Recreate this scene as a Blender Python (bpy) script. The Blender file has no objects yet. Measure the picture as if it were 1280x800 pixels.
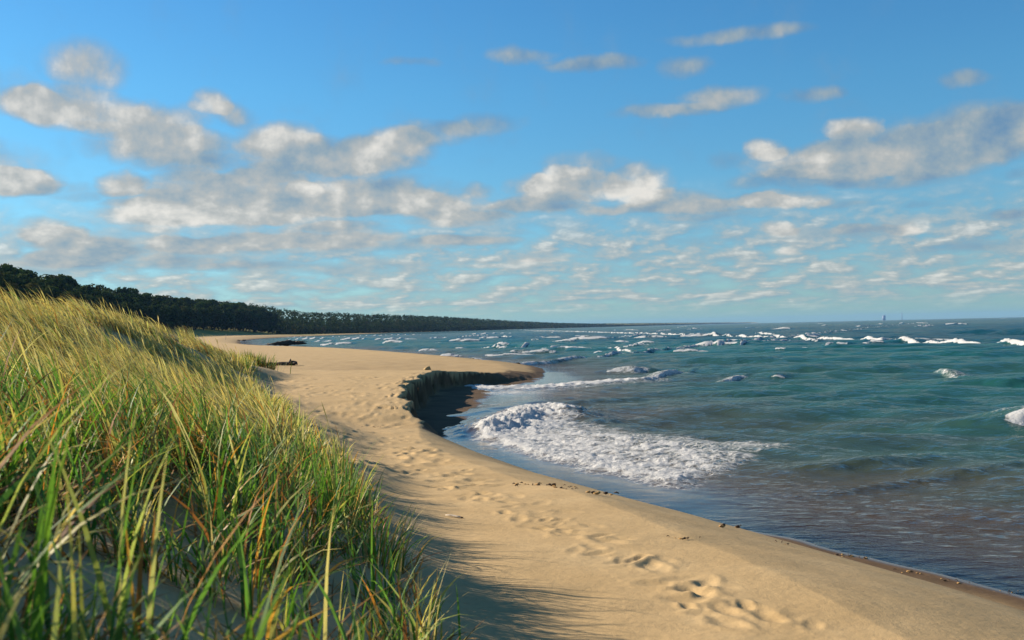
import bpy, math, random
import numpy as np
from mathutils import Matrix, Vector

R = math.radians
random.seed(7)
RNG = np.random.default_rng(11)
scn = bpy.context.scene
COL = scn.collection

# ------------------------------------------------------------------ camera
CAM_H = 3.2
FPX = 1244.4                      # focal length in pixels of the 1280 px wide photograph (35 mm lens)
ROLL = math.atan(0.0225)
PITCH = math.atan(10.4 / FPX)
cam_f = Vector((0, math.cos(PITCH), math.sin(PITCH)))
_u0 = Vector((0, -math.sin(PITCH), math.cos(PITCH)))
_r0 = Vector((1, 0, 0))
cam_r = _r0 * math.cos(ROLL) - _u0 * math.sin(ROLL)
cam_u = _u0 * math.cos(ROLL) + _r0 * math.sin(ROLL)
cd = bpy.data.cameras.new('camera')
cam = bpy.data.objects.new('camera', cd)
COL.objects.link(cam)
m = Matrix.Identity(4)
for i in range(3):
    m[i][0] = cam_r[i]; m[i][1] = cam_u[i]; m[i][2] = -cam_f[i]
m[0][3], m[1][3], m[2][3] = 0, 0, CAM_H
cam.matrix_world = m
cd.lens = 35.0
cd.sensor_width = 36.0
cd.clip_start = 0.05
cd.clip_end = 60000
cd.dof.use_dof = True
cd.dof.focus_distance = 22.0
cd.dof.aperture_fstop = 5.6
scn.camera = cam


def ray(px, py):
    return cam_f * FPX + cam_r * (px - 640) - cam_u * (py - 400)


def at(px, py, z=0.0):
    d = ray(px, py)
    t = (z - CAM_H) / d.z
    return Vector((0, 0, CAM_H)) + d * t


def at_dist(px, py, Y):
    d = ray(px, py)
    return Vector((0, 0, CAM_H)) + d * (Y / d.y)


# ------------------------------------------------------------------ light and exposure
SUN_EL = R(25)
SUN_AZ = math.atan2(-0.92, 0.39)            # clockwise from +Y
SUN_DIR = Vector((math.cos(SUN_EL) * math.sin(SUN_AZ), math.cos(SUN_EL) * math.cos(SUN_AZ), math.sin(SUN_EL)))
sd = bpy.data.lights.new('sun', 'SUN')
sd.energy = 5.0
sd.angle = R(0.5)
sd.color = (1.0, 0.87, 0.70)
sun = bpy.data.objects.new('sun', sd)
COL.objects.link(sun)
sun.rotation_euler = (-SUN_DIR).to_track_quat('-Z', 'Y').to_euler()
sun.location = (-40, 20, 60)

scn.view_settings.view_transform = 'Standard'
scn.view_settings.look = 'None'
scn.view_settings.gamma = 1.0
scn.view_settings.use_curve_mapping = False
scn.view_settings.exposure = 1.05
scn.render.engine = 'CYCLES'
scn.cycles.use_denoising = True
scn.cycles.max_bounces = 6
scn.cycles.diffuse_bounces = 2
scn.cycles.glossy_bounces = 3
scn.cycles.transmission_bounces = 3
scn.cycles.transparent_max_bounces = 8
scn.cycles.volume_bounces = 0
scn.cycles.caustics_reflective = False
scn.cycles.caustics_refractive = False
scn.cycles.sample_clamp_indirect = 4


class NT:
    """small helper round a node tree"""
    def __init__(self, tree):
        self.t = tree
        self.n = tree.nodes
        self.l = tree.links

    def _in(self, sock, v):
        if v is None:
            return
        if isinstance(v, bpy.types.NodeSocket):
            self.l.new(v, sock)
        else:
            sock.default_value = v

    def math(self, op, a, b=None, c=None, clamp=False):
        n = self.n.new('ShaderNodeMath'); n.operation = op; n.use_clamp = clamp
        for s, v in zip(n.inputs, (a, b, c)):
            self._in(s, v)
        return n.outputs[0]

    def vec(self, op, a, b=None, c=None, scale=None):
        n = self.n.new('ShaderNodeVectorMath'); n.operation = op
        for s, v in zip(n.inputs, (a, b, c)):
            self._in(s, v)
        if scale is not None:
            self._in(n.inputs['Scale'], scale)
        return n.outputs['Value'] if op in ('DOT_PRODUCT', 'LENGTH', 'DISTANCE') else n.outputs['Vector']

    def comb(self, x, y, z):
        n = self.n.new('ShaderNodeCombineXYZ')
        for s, v in zip(n.inputs, (x, y, z)):
            self._in(s, v)
        return n.outputs[0]

    def sep(self, v):
        n = self.n.new('ShaderNodeSeparateXYZ'); self._in(n.inputs[0], v)
        return n.outputs

    def noise(self, v, scale, detail=4, rough=0.55, dist=0.0, lac=2.0, color=False):
        n = self.n.new('ShaderNodeTexNoise')
        self._in(n.inputs['Vector'], v)
        self._in(n.inputs['Scale'], scale)
        n.inputs['Detail'].default_value = detail
        n.inputs['Roughness'].default_value = rough
        n.inputs['Lacunarity'].default_value = lac
        n.inputs['Distortion'].default_value = dist
        return n.outputs['Color'] if color else n.outputs['Fac']

    def voronoi(self, v, scale, feature='F1'):
        n = self.n.new('ShaderNodeTexVoronoi'); n.feature = feature
        self._in(n.inputs['Vector'], v); n.inputs['Scale'].default_value = scale
        return n.outputs['Distance']

    def smooth(self, v, a, b, lo=0.0, hi=1.0):
        n = self.n.new('ShaderNodeMapRange'); n.interpolation_type = 'SMOOTHSTEP'
        self._in(n.inputs['Value'], v)
        for k, x in (('From Min', a), ('From Max', b), ('To Min', lo), ('To Max', hi)):
            self._in(n.inputs[k], x)
        return n.outputs['Result']

    def ramp(self, v, stops, interp='LINEAR'):
        n = self.n.new('ShaderNodeValToRGB')
        cr = n.color_ramp; cr.interpolation = interp
        while len(cr.elements) < len(stops):
            cr.elements.new(0.5)
        for e, (p, c) in zip(cr.elements, stops):
            e.position = p; e.color = (*c, 1)
        self._in(n.inputs[0], v)
        return n.outputs['Color']

    def mix(self, f, a, b, mode='MIX'):
        n = self.n.new('ShaderNodeMix'); n.data_type = 'RGBA'; n.blend_type = mode
        self._in(n.inputs['Factor'], f)
        ca, cb = n.inputs[6], n.inputs[7]
        self._in(ca, (*a, 1) if isinstance(a, tuple) and len(a) == 3 else a)
        self._in(cb, (*b, 1) if isinstance(b, tuple) and len(b) == 3 else b)
        return n.outputs[2]

    def attr(self, name):
        n = self.n.new('ShaderNodeAttribute'); n.attribute_name = name
        return n

    def shader(self, kind, **kw):
        n = self.n.new(kind)
        for k, v in kw.items():
            s = n.inputs[k.replace('_', ' ')]
            self._in(s, (*v, 1) if isinstance(v, tuple) and len(v) == 3 and s.type == 'RGBA' else v)
        return n.outputs[0]

    def mixs(self, f, a, b):
        n = self.n.new('ShaderNodeMixShader')
        self._in(n.inputs[0], f); self.l.new(a, n.inputs[1]); self.l.new(b, n.inputs[2])
        return n.outputs[0]

    def bump(self, h, strength, dist, normal=None):
        n = self.n.new('ShaderNodeBump')
        n.inputs['Strength'].default_value = strength
        n.inputs['Distance'].default_value = dist
        self._in(n.inputs['Height'], h)
        if normal is not None:
            self.l.new(normal, n.inputs['Normal'])
        return n.outputs[0]


# ------------------------------------------------------------------ sky: Nishita with broken cumulus
world = bpy.data.worlds.new('World')
scn.world = world
world.use_nodes = True
world.cycles.sampling_method = 'MANUAL'
world.cycles.sample_map_resolution = 256
W = NT(world.node_tree)
W.n.clear()
SKY_STRENGTH = 0.062
CLOUD_GAIN = 0.70
tc = W.n.new('ShaderNodeTexCoord')
dirv = tc.outputs['Generated']
sky = W.n.new('ShaderNodeTexSky')
sky.sky_type = 'NISHITA'
sky.sun_disc = False
sky.sun_elevation = SUN_EL
sky.sun_rotation = SUN_AZ % (2 * math.pi)
sky.altitude = 100
sky.air_density = 1.0
sky.dust_density = 0.25
sky.ozone_density = 2.5
dx, dy, dz = W.sep(W.vec('NORMALIZE', dirv))
az = W.math('ARCTAN2', dx, dy)
el = W.math('ARCSINE', dz)
elc = W.math('MAXIMUM', el, 0.0)
els = W.math('ADD', elc, 0.035)
qx = W.math('DIVIDE', az, els)
qy = W.math('MULTIPLY', W.math('LOGARITHM', els, math.e), 1.7)
Q = W.comb(qx, qy, 0.0)
QC = W.comb(W.math('MULTIPLY', az, 16.0), W.math('MULTIPLY', qy, 2.1), 0.0)
warp = W.noise(QC, 1.0, 5, 0.55, color=True)
warp = W.vec('SUBTRACT', warp, (0.5, 0.5, 0.5))
wamp = W.math('MINIMUM', W.math('MULTIPLY', els, 0.24), .045)
P = W.vec('ADD', W.comb(az, el, 0.0), W.vec('MULTIPLY', W.vec('SCALE', warp, scale=wamp), (1.0, 0.55, 0.0)))
CLOUDS = [
    (112, 78, 46, 36, .8, .72), (90, 134, 84, 29, 1, .82), (45, 132, 38, 24, .9, .85), (205, 147, 48, 26, .8, .66),
    (262, 127, 24, 18, .8, .75), (290, 142, 28, 18, .6, .40), (30, 228, 40, 19, 1.1, .88), (205, 187, 95, 28, 1, .70),
    (350, 182, 58, 33, 1, .78), (420, 192, 60, 26, .9, .58), (490, 187, 62, 29, 1, .74), (545, 167, 52, 20, .6, .38),
    (600, 155, 55, 18, .6, .28), (155, 231, 32, 19, 1, .8), (240, 236, 62, 23, .9, .62), (330, 241, 72, 29, .9, .52),
    (380, 238, 18, 13, .7, 1.15), (455, 246, 78, 26, 1, .84), (540, 256, 52, 18, .8, .68), (190, 272, 74, 21, 1, .95),
    (310, 270, 54, 17, .9, .84), (240, 305, 54, 12, .7, .8), (320, 300, 64, 15, .8, .74), (430, 291, 74, 14, .8, .64),
    (60, 286, 38, 19, .9, .82), (100, 312, 64, 18, .7, .6), (580, 276, 74, 14, .8, .74), (600, 241, 22, 12, .5, .6),
    (660, 236, 32, 17, .8, .74), (720, 233, 62, 25, 1, .82), (800, 229, 48, 30, 1, 1.0), (850, 250, 62, 18, .8, .46),
    (760, 263, 95, 10, .7, .52), (655, 68, 48, 14, .8, .46), (740, 80, 66, 12, .8, .28), (850, 83, 36, 16, .7, .28),
    (925, 43, 90, 12, .8, .34), (905, 120, 54, 16, .95, .58), (835, 139, 75, 10, .7, .28), (515, 78, 34, 7, .5, .3),
    (1020, 119, 40, 12, .7, .28), (1205, 97, 32, 12, .7, .22), (955, 186, 22, 16, .9, .82), (1035, 201, 92, 26, 1, .78),
    (1065, 161, 32, 15, .9, .9), (1110, 186, 95, 30, .9, .40), (1220, 166, 95, 40, .9, .36), (1180, 202, 62, 20, .8, .55),
    (1000, 226, 85, 17, .7, .28), (985, 252, 52, 13, .9, .84), (920, 255, 64, 10, .7, .46), (1055, 256, 44, 8, .6, .3),
    (970, 286, 32, 13, .9, .95), (1040, 288, 64, 10, .6, .56), (1135, 281, 30, 14, .9, .9), (1090, 291, 54, 10, .7, .44),
    (1260, 270, 32, 10, .7, .2), (1150, 257, 28, 7, .5, .26), (1272, 215, 18, 9, .6, .26), (910, 200, 28, 14, .5, .26),
    (985, 312, 22, 9, .8, .84), (870, 300, 64, 9, .6, .62), (1200, 309, 85, 9, .7, .26),
    (290, 214, 100, 18, .6, .5), (420, 216, 120, 18, .6, .52), (250, 252, 140, 13, .65, .6), (520, 240, 90, 20, .6, .5), (170, 162, 70, 14, .5, .55), (430, 262, 130, 12, .6, .68), (620, 262, 90, 14, .6, .55), (130, 300, 110, 16, .7, .6), (370, 272, 150, 20, .7, .75), (220, 325, 160, 18, .8, .5), (500, 305, 140, 14, .7, .55),
    (420, 335, 160, 12, .6, .5), (640, 330, 80, 9, .7, .85), (700, 320, 70, 8, .6, .7), (590, 300, 70, 10, .6, .6), (740, 205, 70, 18, .5, .6), (1130, 225, 90, 14, .6, .3), (880, 270, 80, 9, .6, .45), (680, 255, 60, 12, .6, .5), (330, 305, 120, 14, .7, .7), (60, 240, 60, 16, .4, .5), (30, 330, 100, 16, .7, .55),
    (1400, 150, 160, 45, .9, .4), (-140, 200, 150, 50, .9, .7), (-120, 90, 120, 34, .8, .6), (1420, 260, 120, 14, .8, .5),
]
accE = accB = None
for (cx, cy, rx, ry, s, b) in CLOUDS:
    d0 = ray(cx, cy).normalized()
    a0 = math.atan2(d0.x, d0.y); e0 = math.asin(d0.z)
    ra = rx * 1.15 / FPX; re = ry * 1.0 / FPX
    q = W.vec('MULTIPLY_ADD', P, (1 / ra, 1 / re, 0), (-a0 / ra, -e0 / re, 0))
    dd = W.vec('DOT_PRODUCT', q, q)
    e = W.math('MAXIMUM', W.math('MULTIPLY_ADD', dd, -s, s), 0.0)
    if accE is None:
        accE = e
        accB = W.math('MULTIPLY', e, b)
    else:
        accE = W.math('ADD', accE, e)
        accB = W.math('MULTIPLY_ADD', e, b, accB)
fine = W.noise(QC, 1.25, 7, 0.56)
fine_s = W.noise(W.vec('ADD', QC, (-0.16, 0.20, 0.0)), 1.25, 5, 0.56)
sumE = W.math('MINIMUM', accE, 1.15)
dens = W.smooth(W.math('MULTIPLY_ADD', W.math('SUBTRACT', fine, 0.5), 1.20, sumE), -0.04, 0.95)
bright = W.math('MULTIPLY', W.math('DIVIDE', accB, W.math('ADD', accE, 0.02)), 0.88)
relief = W.math('MULTIPLY', W.math('SUBTRACT', fine, fine_s), 1.5)
bright = W.math('ADD', bright, relief)
bright = W.math('ADD', bright, W.math('MULTIPLY', W.math('SUBTRACT', fine, 0.5), 0.35))
bright = W.math('MULTIPLY', bright, W.smooth(dens, 0.2, 1.0, 0.55, 1.0), clamp=True)
# small flat clouds close to the horizon
QL = W.comb(W.math('MULTIPLY', az, 15.0), W.math('MULTIPLY', qy, 2.3), 0.0)
low = W.noise(QL, 1.5, 6, 0.56, 0.1)
low2 = W.noise(W.vec('ADD', QL, (-0.08, 0.10, 0.0)), 1.5, 5, 0.62, 0.1)
band = W.math('MULTIPLY', W.smooth(el, 0.004, 0.03), W.smooth(el, 0.075, 0.15, 1.0, 0.0))
dlow = W.math('MULTIPLY', W.smooth(low, 0.26, 0.60), W.math('MULTIPLY', band, 0.84))
blow = W.math('ADD', W.math('MULTIPLY', W.math('SUBTRACT', low, low2), 1.6), W.smooth(low, 0.36, 0.68, 0.28, 0.74), clamp=True)
ltot = W.math('MAXIMUM', dens, dlow)
btot = W.math('DIVIDE', W.math('ADD', W.math('MULTIPLY', dens, bright), W.math('MULTIPLY', W.math('MULTIPLY', dlow, blow), W.math('SUBTRACT', 1.0, dens))),
              W.math('ADD', W.math('ADD', dens, W.math('MULTIPLY', dlow, W.math('SUBTRACT', 1.0, dens))), 0.001))
ccol = W.ramp(btot, [(0.0, (.11, .20, .31)), (0.35, (.21, .27, .31)), (0.65, (.34, .345, .33)), (1.0, (.58, .55, .50))])
alpha = W.math('MULTIPLY', ltot, 0.93)
hsv = W.n.new('ShaderNodeHueSaturation')
hsv.inputs['Saturation'].default_value = 1.05
W.l.new(sky.outputs[0], hsv.inputs['Color'])
tint = W.ramp(W.math('MULTIPLY', el, 3.0), [(0.0, (.40, .72, .98)), (.12, (.50, .77, .96)), (.35, (.49, .85, .99)), (.7, (.46, .94, 1.10)), (1.0, (.42, .92, 1.14))])
skycol = W.mix(1.0, hsv.outputs[0], tint, 'MULTIPLY')
bg1 = W.shader('ShaderNodeBackground', Color=skycol, Strength=SKY_STRENGTH)
bg2 = W.shader('ShaderNodeBackground', Color=ccol, Strength=CLOUD_GAIN)
wo = W.n.new('ShaderNodeOutputWorld')
W.l.new(W.mixs(alpha, bg1, bg2), wo.inputs[0])


# ------------------------------------------------------------------ object helpers
def tag(o, label=None, cat=None, group=None, kind=None):
    if label: o['label'] = label
    if cat: o['category'] = cat
    if group: o['group'] = group
    if kind: o['kind'] = kind
    return o


def np_mesh(name, verts, quads=None, tris=None, attrs=None, cols=None, smooth=True):
    me = bpy.data.meshes.new(name)
    verts = np.asarray(verts, np.float32)
    me.vertices.add(len(verts))
    me.vertices.foreach_set('co', verts.ravel())
    parts, starts, tot = [], [], 0
    nq = 0 if quads is None else len(quads)
    nt = 0 if tris is None else len(tris)
    idx = []
    if nq: idx.append(np.asarray(quads, np.int32).ravel())
    if nt: idx.append(np.asarray(tris, np.int32).ravel())
    idx = np.concatenate(idx)
    me.loops.add(len(idx))
    me.loops.foreach_set('vertex_index', idx)
    me.polygons.add(nq + nt)
    ls = np.concatenate([np.arange(nq) * 4, nq * 4 + np.arange(nt) * 3]).astype(np.int32)
    me.polygons.foreach_set('loop_start', ls)
    if smooth:
        me.polygons.foreach_set('use_smooth', np.ones(nq + nt, bool))
    me.update(calc_edges=True)
    for k, v in (attrs or {}).items():
        a = me.attributes.new(k, 'FLOAT', 'POINT')
        a.data.foreach_set('value', np.asarray(v, np.float32).ravel())
    for k, v in (cols or {}).items():
        a = me.attributes.new(k, 'FLOAT_COLOR', 'POINT')
        v = np.asarray(v, np.float32)
        if v.shape[1] == 3:
            v = np.concatenate([v, np.ones((len(v), 1), np.float32)], 1)
        a.data.foreach_set('color', v.ravel())
    return me


def obj(name, me, mat=None, parent=None, loc=None):
    o = bpy.data.objects.new(name, me)
    COL.objects.link(o)
    if mat is not None:
        me.materials.append(mat)
    if parent is not None:
        o.parent = parent
    if loc is not None:
        o.location = loc
    return o


def empty(name, loc, rz=0.0):
    o = bpy.data.objects.new(name, None)
    COL.objects.link(o)
    o.location = loc
    o.rotation_euler = (0, 0, rz)
    o.empty_display_size = 0.2
    return o


def copy_tree(o, parent=None):
    c = o.copy()
    COL.objects.link(c)
    if parent is not None:
        c.parent = parent
    for ch in list(o.children):
        copy_tree(ch, c)
    return c


# ------------------------------------------------------------------ numpy noise
def _hash(ix, iy, seed):
    h = (ix.astype(np.int64) * 374761393 + iy.astype(np.int64) * 668265263 + seed * 2147483647) & 0xFFFFFFFF
    h = ((h ^ (h >> 13)) * 1274126177) & 0xFFFFFFFF
    h = (h ^ (h >> 16)) & 0xFFFFFFFF
    return h.astype(np.float64) / 4294967295.0


def vnoise(x, y, seed=0):
    ix = np.floor(x); iy = np.floor(y)
    fx = x - ix; fy = y - iy
    fx = fx * fx * fx * (fx * (fx * 6 - 15) + 10); fy = fy * fy * fy * (fy * (fy * 6 - 15) + 10)
    ix = ix.astype(np.int64); iy = iy.astype(np.int64)
    a = _hash(ix, iy, seed); b = _hash(ix + 1, iy, seed)
    c = _hash(ix, iy + 1, seed); d = _hash(ix + 1, iy + 1, seed)
    return (a + (b - a) * fx) * (1 - fy) + (c + (d - c) * fx) * fy      # 0..1


def fbm(x, y, octaves=4, seed=0, gain=0.5):
    s = 0; a = 1; t = 0
    for o in range(octaves):
        c, sn = math.cos(0.6 * o), math.sin(0.6 * o)
        s = s + a * (vnoise((x * c - y * sn) * 2 ** o + 17.3 * o, (x * sn + y * c) * 2 ** o - 9.1 * o, seed + o) - 0.5)
        t += a; a *= gain
    return s / t * 2                                                     # about -1..1


def sstep(x, a, b):
    t = np.clip((x - a) / (b - a), 0, 1)
    return t * t * (3 - 2 * t)


def poly_dist(x, y, pts, vals=None):
    """unsigned distance to a polyline; vals (n,k) are interpolated at the nearest point"""
    best = np.full(x.shape, 1e30)
    out = None
    if vals is not None:
        vals = np.asarray(vals, float)
        out = np.zeros(x.shape + (vals.shape[1],))
    for i in range(len(pts) - 1):
        ax, ay = pts[i]; bx, by = pts[i + 1]
        ex, ey = bx - ax, by - ay
        t = np.clip(((x - ax) * ex + (y - ay) * ey) / (ex * ex + ey * ey), 0, 1)
        d2 = (x - ax - t * ex) ** 2 + (y - ay - t * ey) ** 2
        mk = d2 < best
        best = np.where(mk, d2, best)
        if out is not None:
            tt = t[mk][:, None]
            out[mk] = vals[i] * (1 - tt) + vals[i + 1] * tt
    return np.sqrt(best), out


def inside(x, y, poly):
    r = np.zeros(x.shape, bool)
    n = len(poly)
    for i in range(n):
        ax, ay = poly[i]; bx, by = poly[(i + 1) % n]
        if ay == by:
            continue
        c = ((ay > y) != (by > y)) & (x < (bx - ax) * (y - ay) / (by - ay) + ax)
        r ^= c
    return r


def chaikin(pts, n=2):
    pts = np.asarray(pts, float)
    for _ in range(n):
        q = pts[:-1] * .75 + pts[1:] * .25
        r = pts[:-1] * .25 + pts[1:] * .75
        pts = np.concatenate([pts[:1], np.stack([q, r], 1).reshape(-1, pts.shape[1]), pts[-1:]])
    return pts


# ------------------------------------------------------------------ plan of the coast (metres; the lake is at z = 0)
SHORE = [(14, -60), (10.5, -6), (7.6, 7), (5.95, 11.4), (4.75, 13.2), (3.9, 15), (2.55, 17), (1.9, 18.4), (1.4, 19.6),
         (.35, 21.8), (-.6, 24.2), (-1.3, 26.6), (-1.75, 29), (-1.5, 33), (-1.2, 38), (-1.2, 43), (-1.0, 48), (-.6, 52), (.2, 55.5), (1.4, 58.5),
         (1.7, 62), (1.6, 66), (1.6, 72), (1.8, 78), (.6, 86), (-2.5, 96), (-9.5, 117), (-26, 165), (-46, 205), (-64, 250), (-92, 330), (-150, 540),
         (-192, 800), (-218, 1200), (-190, 1700), (-105, 2300), (-20, 2900), (110, 3800), (430, 5000), (1080, 7300), (2150, 11000), (3300, 14500), (4300, 17000)]
# top edge of the berm: x, y, height, width of the face in front of it
BERM = [(7, -60, 1.45, 5), (4.2, -6, 1.45, 5), (2.6, 4, 1.4, 4.6), (1.9, 7.5, 1.35, 4.4), (1.0, 11, 1.25, 4.0), (-.3, 15, 1.08, 3.4), (-1.4, 18.5, .92, 3.0),
        (-2.1, 22, .78, 2.4), (-2.4, 25, .68, 1.6), (-2.6, 27.2, .66, .8), (-3.0, 28.7, .85, .5), (-3.4, 30.9, 1.0, .4), (-3.85, 33.8, 1.1, .38),
        (-4.1, 37, 1.12, .38), (-4.15, 45, 1.15, .38), (-4.2, 51, 1.12, .38), (-3.9, 53, 1.05, .38), (-2.3, 55.7, .84, .45), (-.9, 60, .56, 1.8),
        (-.4, 68, .42, 3.0), (-1.4, 80, .5, 4), (-5.5, 91, .6, 6), (-13, 110, .8, 8), (-31, 160, .9, 8), (-52, 202, .9, 8), (-71, 250, .9, 8), (-100, 332, 1.0, 9), (-160, 545, 1.6, 12),
        (-203, 800, 2.5, 14), (-229, 1200, 1.2, 14), (-201, 1700, .7, 14), (-117, 2300, .7, 14), (-32, 2900, .7, 20), (98, 3800, .7, 20),
        (415, 5000, .7, 20), (1060, 7300, .7, 20), (2130, 11000, .7, 20), (3280, 14500, .7, 20), (4280, 17000, .7, 20)]
# foot of the wooded dune ridge
RIDGE = [(-1500, -900), (-700, -300), (-420, 60), (-210, 200), (-182, 320), (-205, 440), (-236, 620), (-262, 900), (-272, 1250), (-206, 1750), (-118, 2300),
         (-33, 2900), (97, 3800), (416, 5000), (1064, 7300), (2130, 11000), (3280, 14500), (4280, 17000)]
SHORE_S = chaikin(SHORE, 2)
BERM_S = chaikin(BERM, 1)
FAR_LEFT = [(-30000, 17000), (-30000, -60)]
LAND_POLY = [tuple(p) for p in SHORE_S] + FAR_LEFT
BERM_POLY = [tuple(p[:2]) for p in BERM_S] + FAR_LEFT
RIDGE_POLY = list(RIDGE) + [(-30000, 17000), (-30000, -900)]
# edge of the dune grass on the beach side
GRASS_EDGE = [(.1, -14), (-.25, -3), (-.35, 1.5), (-.42, 4.5), (-.55, 6.2), (-.95, 7.8), (-1.6, 9.8), (-2.2, 13), (-3.6, 17.5), (-5.7, 24), (-8.4, 33), (-10.6, 41), (-12.8, 49),
              (-14.6, 54), (-20, 59), (-60, 64)]
GRASS_POLY = GRASS_EDGE + [(-80, 64), (-80, -14)]

# control heights of the foredune, fitted with a thin-plate spline
DUNE = [(-10.3, 20, 3.72), (-10.3, 22, 3.68), (-10.4, 24, 3.6), (-10.7, 28, 3.48), (-11.2, 32, 3.3), (-11.9, 37, 2.95), (-12.6, 41, 2.7), (-13.2, 46, 2.15),
        (-13.7, 50, 1.6), (-14.3, 54, 1.25), (-15, 60, 1.0), (-14, 14, 3.7), (-13, 8, 3.6), (-18, 20, 3.75), (-18, 32, 3.4), (-20, 44, 2.7), (-22, 54, 1.7), (-24, 62, 1.2),
        (-35, 20, 3.6), (-35, 45, 2.6), (-35, 62, 1.6), (-60, 20, 3.2), (-60, 62, 2.0), (-60, -14, 3.2), (-25, -14, 3.4), (-10, -14, 3.2), (-4, -14, 2.7), (0, -14, 2.0),
        (-.55, 6.2, 1.45), (-1.25, 7.6, 1.66), (-1.95, 10, 1.62), (-2.7, 13, 1.55), (-4.2, 17.0, 1.5), (-6.8, 24, 1.5), (-9.6, 33, 1.45), (-11.6, 41, 1.35),
        (.5, 4, 1.2), (.4, 7, 1.1), (-.2, 9, 1.1), (-1.0, 12, 1.1), (-2.6, 17, 1.05), (-4.6, 24, 1.1), (-7.0, 33, 1.1), (-9, 41, 1.1), (-11, 50, 1.1),
        (-1, 2.6, 2.42), (-1.45, 3.9, 2.28), (-2.2, 5, 2.35), (-2.2, 7.2, 2.1), (-3.5, 8, 2.32), (-3.4, 11, 2.05), (-5, 14, 2.3), (-6, 8, 2.8), (-7, 18, 2.45), (-8, 13, 3.0),
        (-8.4, 25, 2.0), (-9.0, 29, 1.95), (-10.4, 36, 1.8), (-.3, 1, 2.2), (0, -2, 2.0), (.9, 0, 1.6), (1.2, 3, 1.2), (2, -6, 1.4), (3, -14, 1.2), (2.4, 6, 1.0), (2, 10, 1.0)]
_D = np.array(DUNE)
_D[:, 2] -= np.clip((_D[:, 2] - 2.0) / 1.2, 0, 1) * .30 * (_D[:, 1] > 9)


def _tps(r2):
    return 0.5 * r2 * np.log(r2 + 1e-9)


def _fit(P):
    n = len(P)
    r2 = ((P[:, None, :2] - P[None, :, :2]) ** 2).sum(-1)
    K = _tps(r2) + np.eye(n) * 0.15
    A = np.zeros((n + 3, n + 3)); A[:n, :n] = K
    Q_ = np.concatenate([np.ones((n, 1)), P[:, :2]], 1)
    A[:n, n:] = Q_; A[n:, :n] = Q_.T
    return np.linalg.solve(A, np.concatenate([P[:, 2], [0, 0, 0]]))


_DW = _fit(_D)


def dune_z(x, y):
    z = _DW[-3] + _DW[-2] * x + _DW[-1] * y
    for i in range(len(_D)):
        z = z + _DW[i] * _tps((x - _D[i, 0]) ** 2 + (y - _D[i, 1]) ** 2)
    return z


# footprints: x, y, heading, half-length, depth
FOOT = []
for (px, py, sd_) in [(908, 782, 1), (938, 764, -1), (862, 742, 1), (884, 733, -1), (818, 710, 1), (742, 684, 1), (760, 676, -1), (678, 657, 1), (632, 634, 1), (962, 776, 1),
                      (585, 612, 1), (603, 604, -1), (560, 593, 1), (545, 574, -1), (525, 566, 1), (520, 548, -1)]:
    p = at(px, py, 1.32)
    FOOT.append((p.x, p.y, R(118) + RNG.normal(0, .4), .13 * RNG.uniform(.75, 1.3), .018 * RNG.uniform(.5, 1.2)))
    FOOT.append((p.x + RNG.normal(0, .12), p.y + RNG.normal(0, .12), RNG.uniform(0, 6), .12 * RNG.uniform(.6, 1.3), .012 * RNG.uniform(.5, 1.2)))
for _ in range(70):
    k_ = RNG.uniform(0, 1)
    p = at(np.interp(k_, [0, .4, 1], [930, 740, 520]) + RNG.normal(0, 22), np.interp(k_, [0, .4, 1], [770, 680, 545]) + RNG.normal(0, 6), 1.32)
    FOOT.append((p.x, p.y, RNG.uniform(0, 6.28), RNG.uniform(.06, .16), RNG.uniform(.005, .016)))
for _ in range(330):
    y_ = RNG.uniform(13, 46)
    t_ = RNG.uniform(.0, 1)
    xa = np.interp(y_, [13, 17.5, 24, 33, 46], [-2.0, -3.6, -6.0, -8.5, -12.0])
    xb = np.interp(y_, [13, 20, 27, 30, 34, 52], [-.3, -1.6, -2.8, -3.9, -4.7, -4.9])
    FOOT.append((xa + (xb - xa) * t_, y_, RNG.uniform(0, 6.28), RNG.uniform(.12, .30), RNG.uniform(.012, .035)))
# crumbled blocks on the lip of the scarp
for _ in range(60):
    t_ = RNG.uniform(0, 1)
    y_ = 27 + t_ * 22
    xb = np.interp(y_, [27, 28.7, 30.9, 33.8, 37, 49], [-2.6, -3.0, -3.4, -3.9, -4.1, -4.15])
    FOOT.append((xb - abs(RNG.normal(.25, .3)), y_, RNG.uniform(0, 6.28), RNG.uniform(.08, .2), RNG.uniform(.03, .08)))
FOOT = np.array(FOOT)


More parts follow.
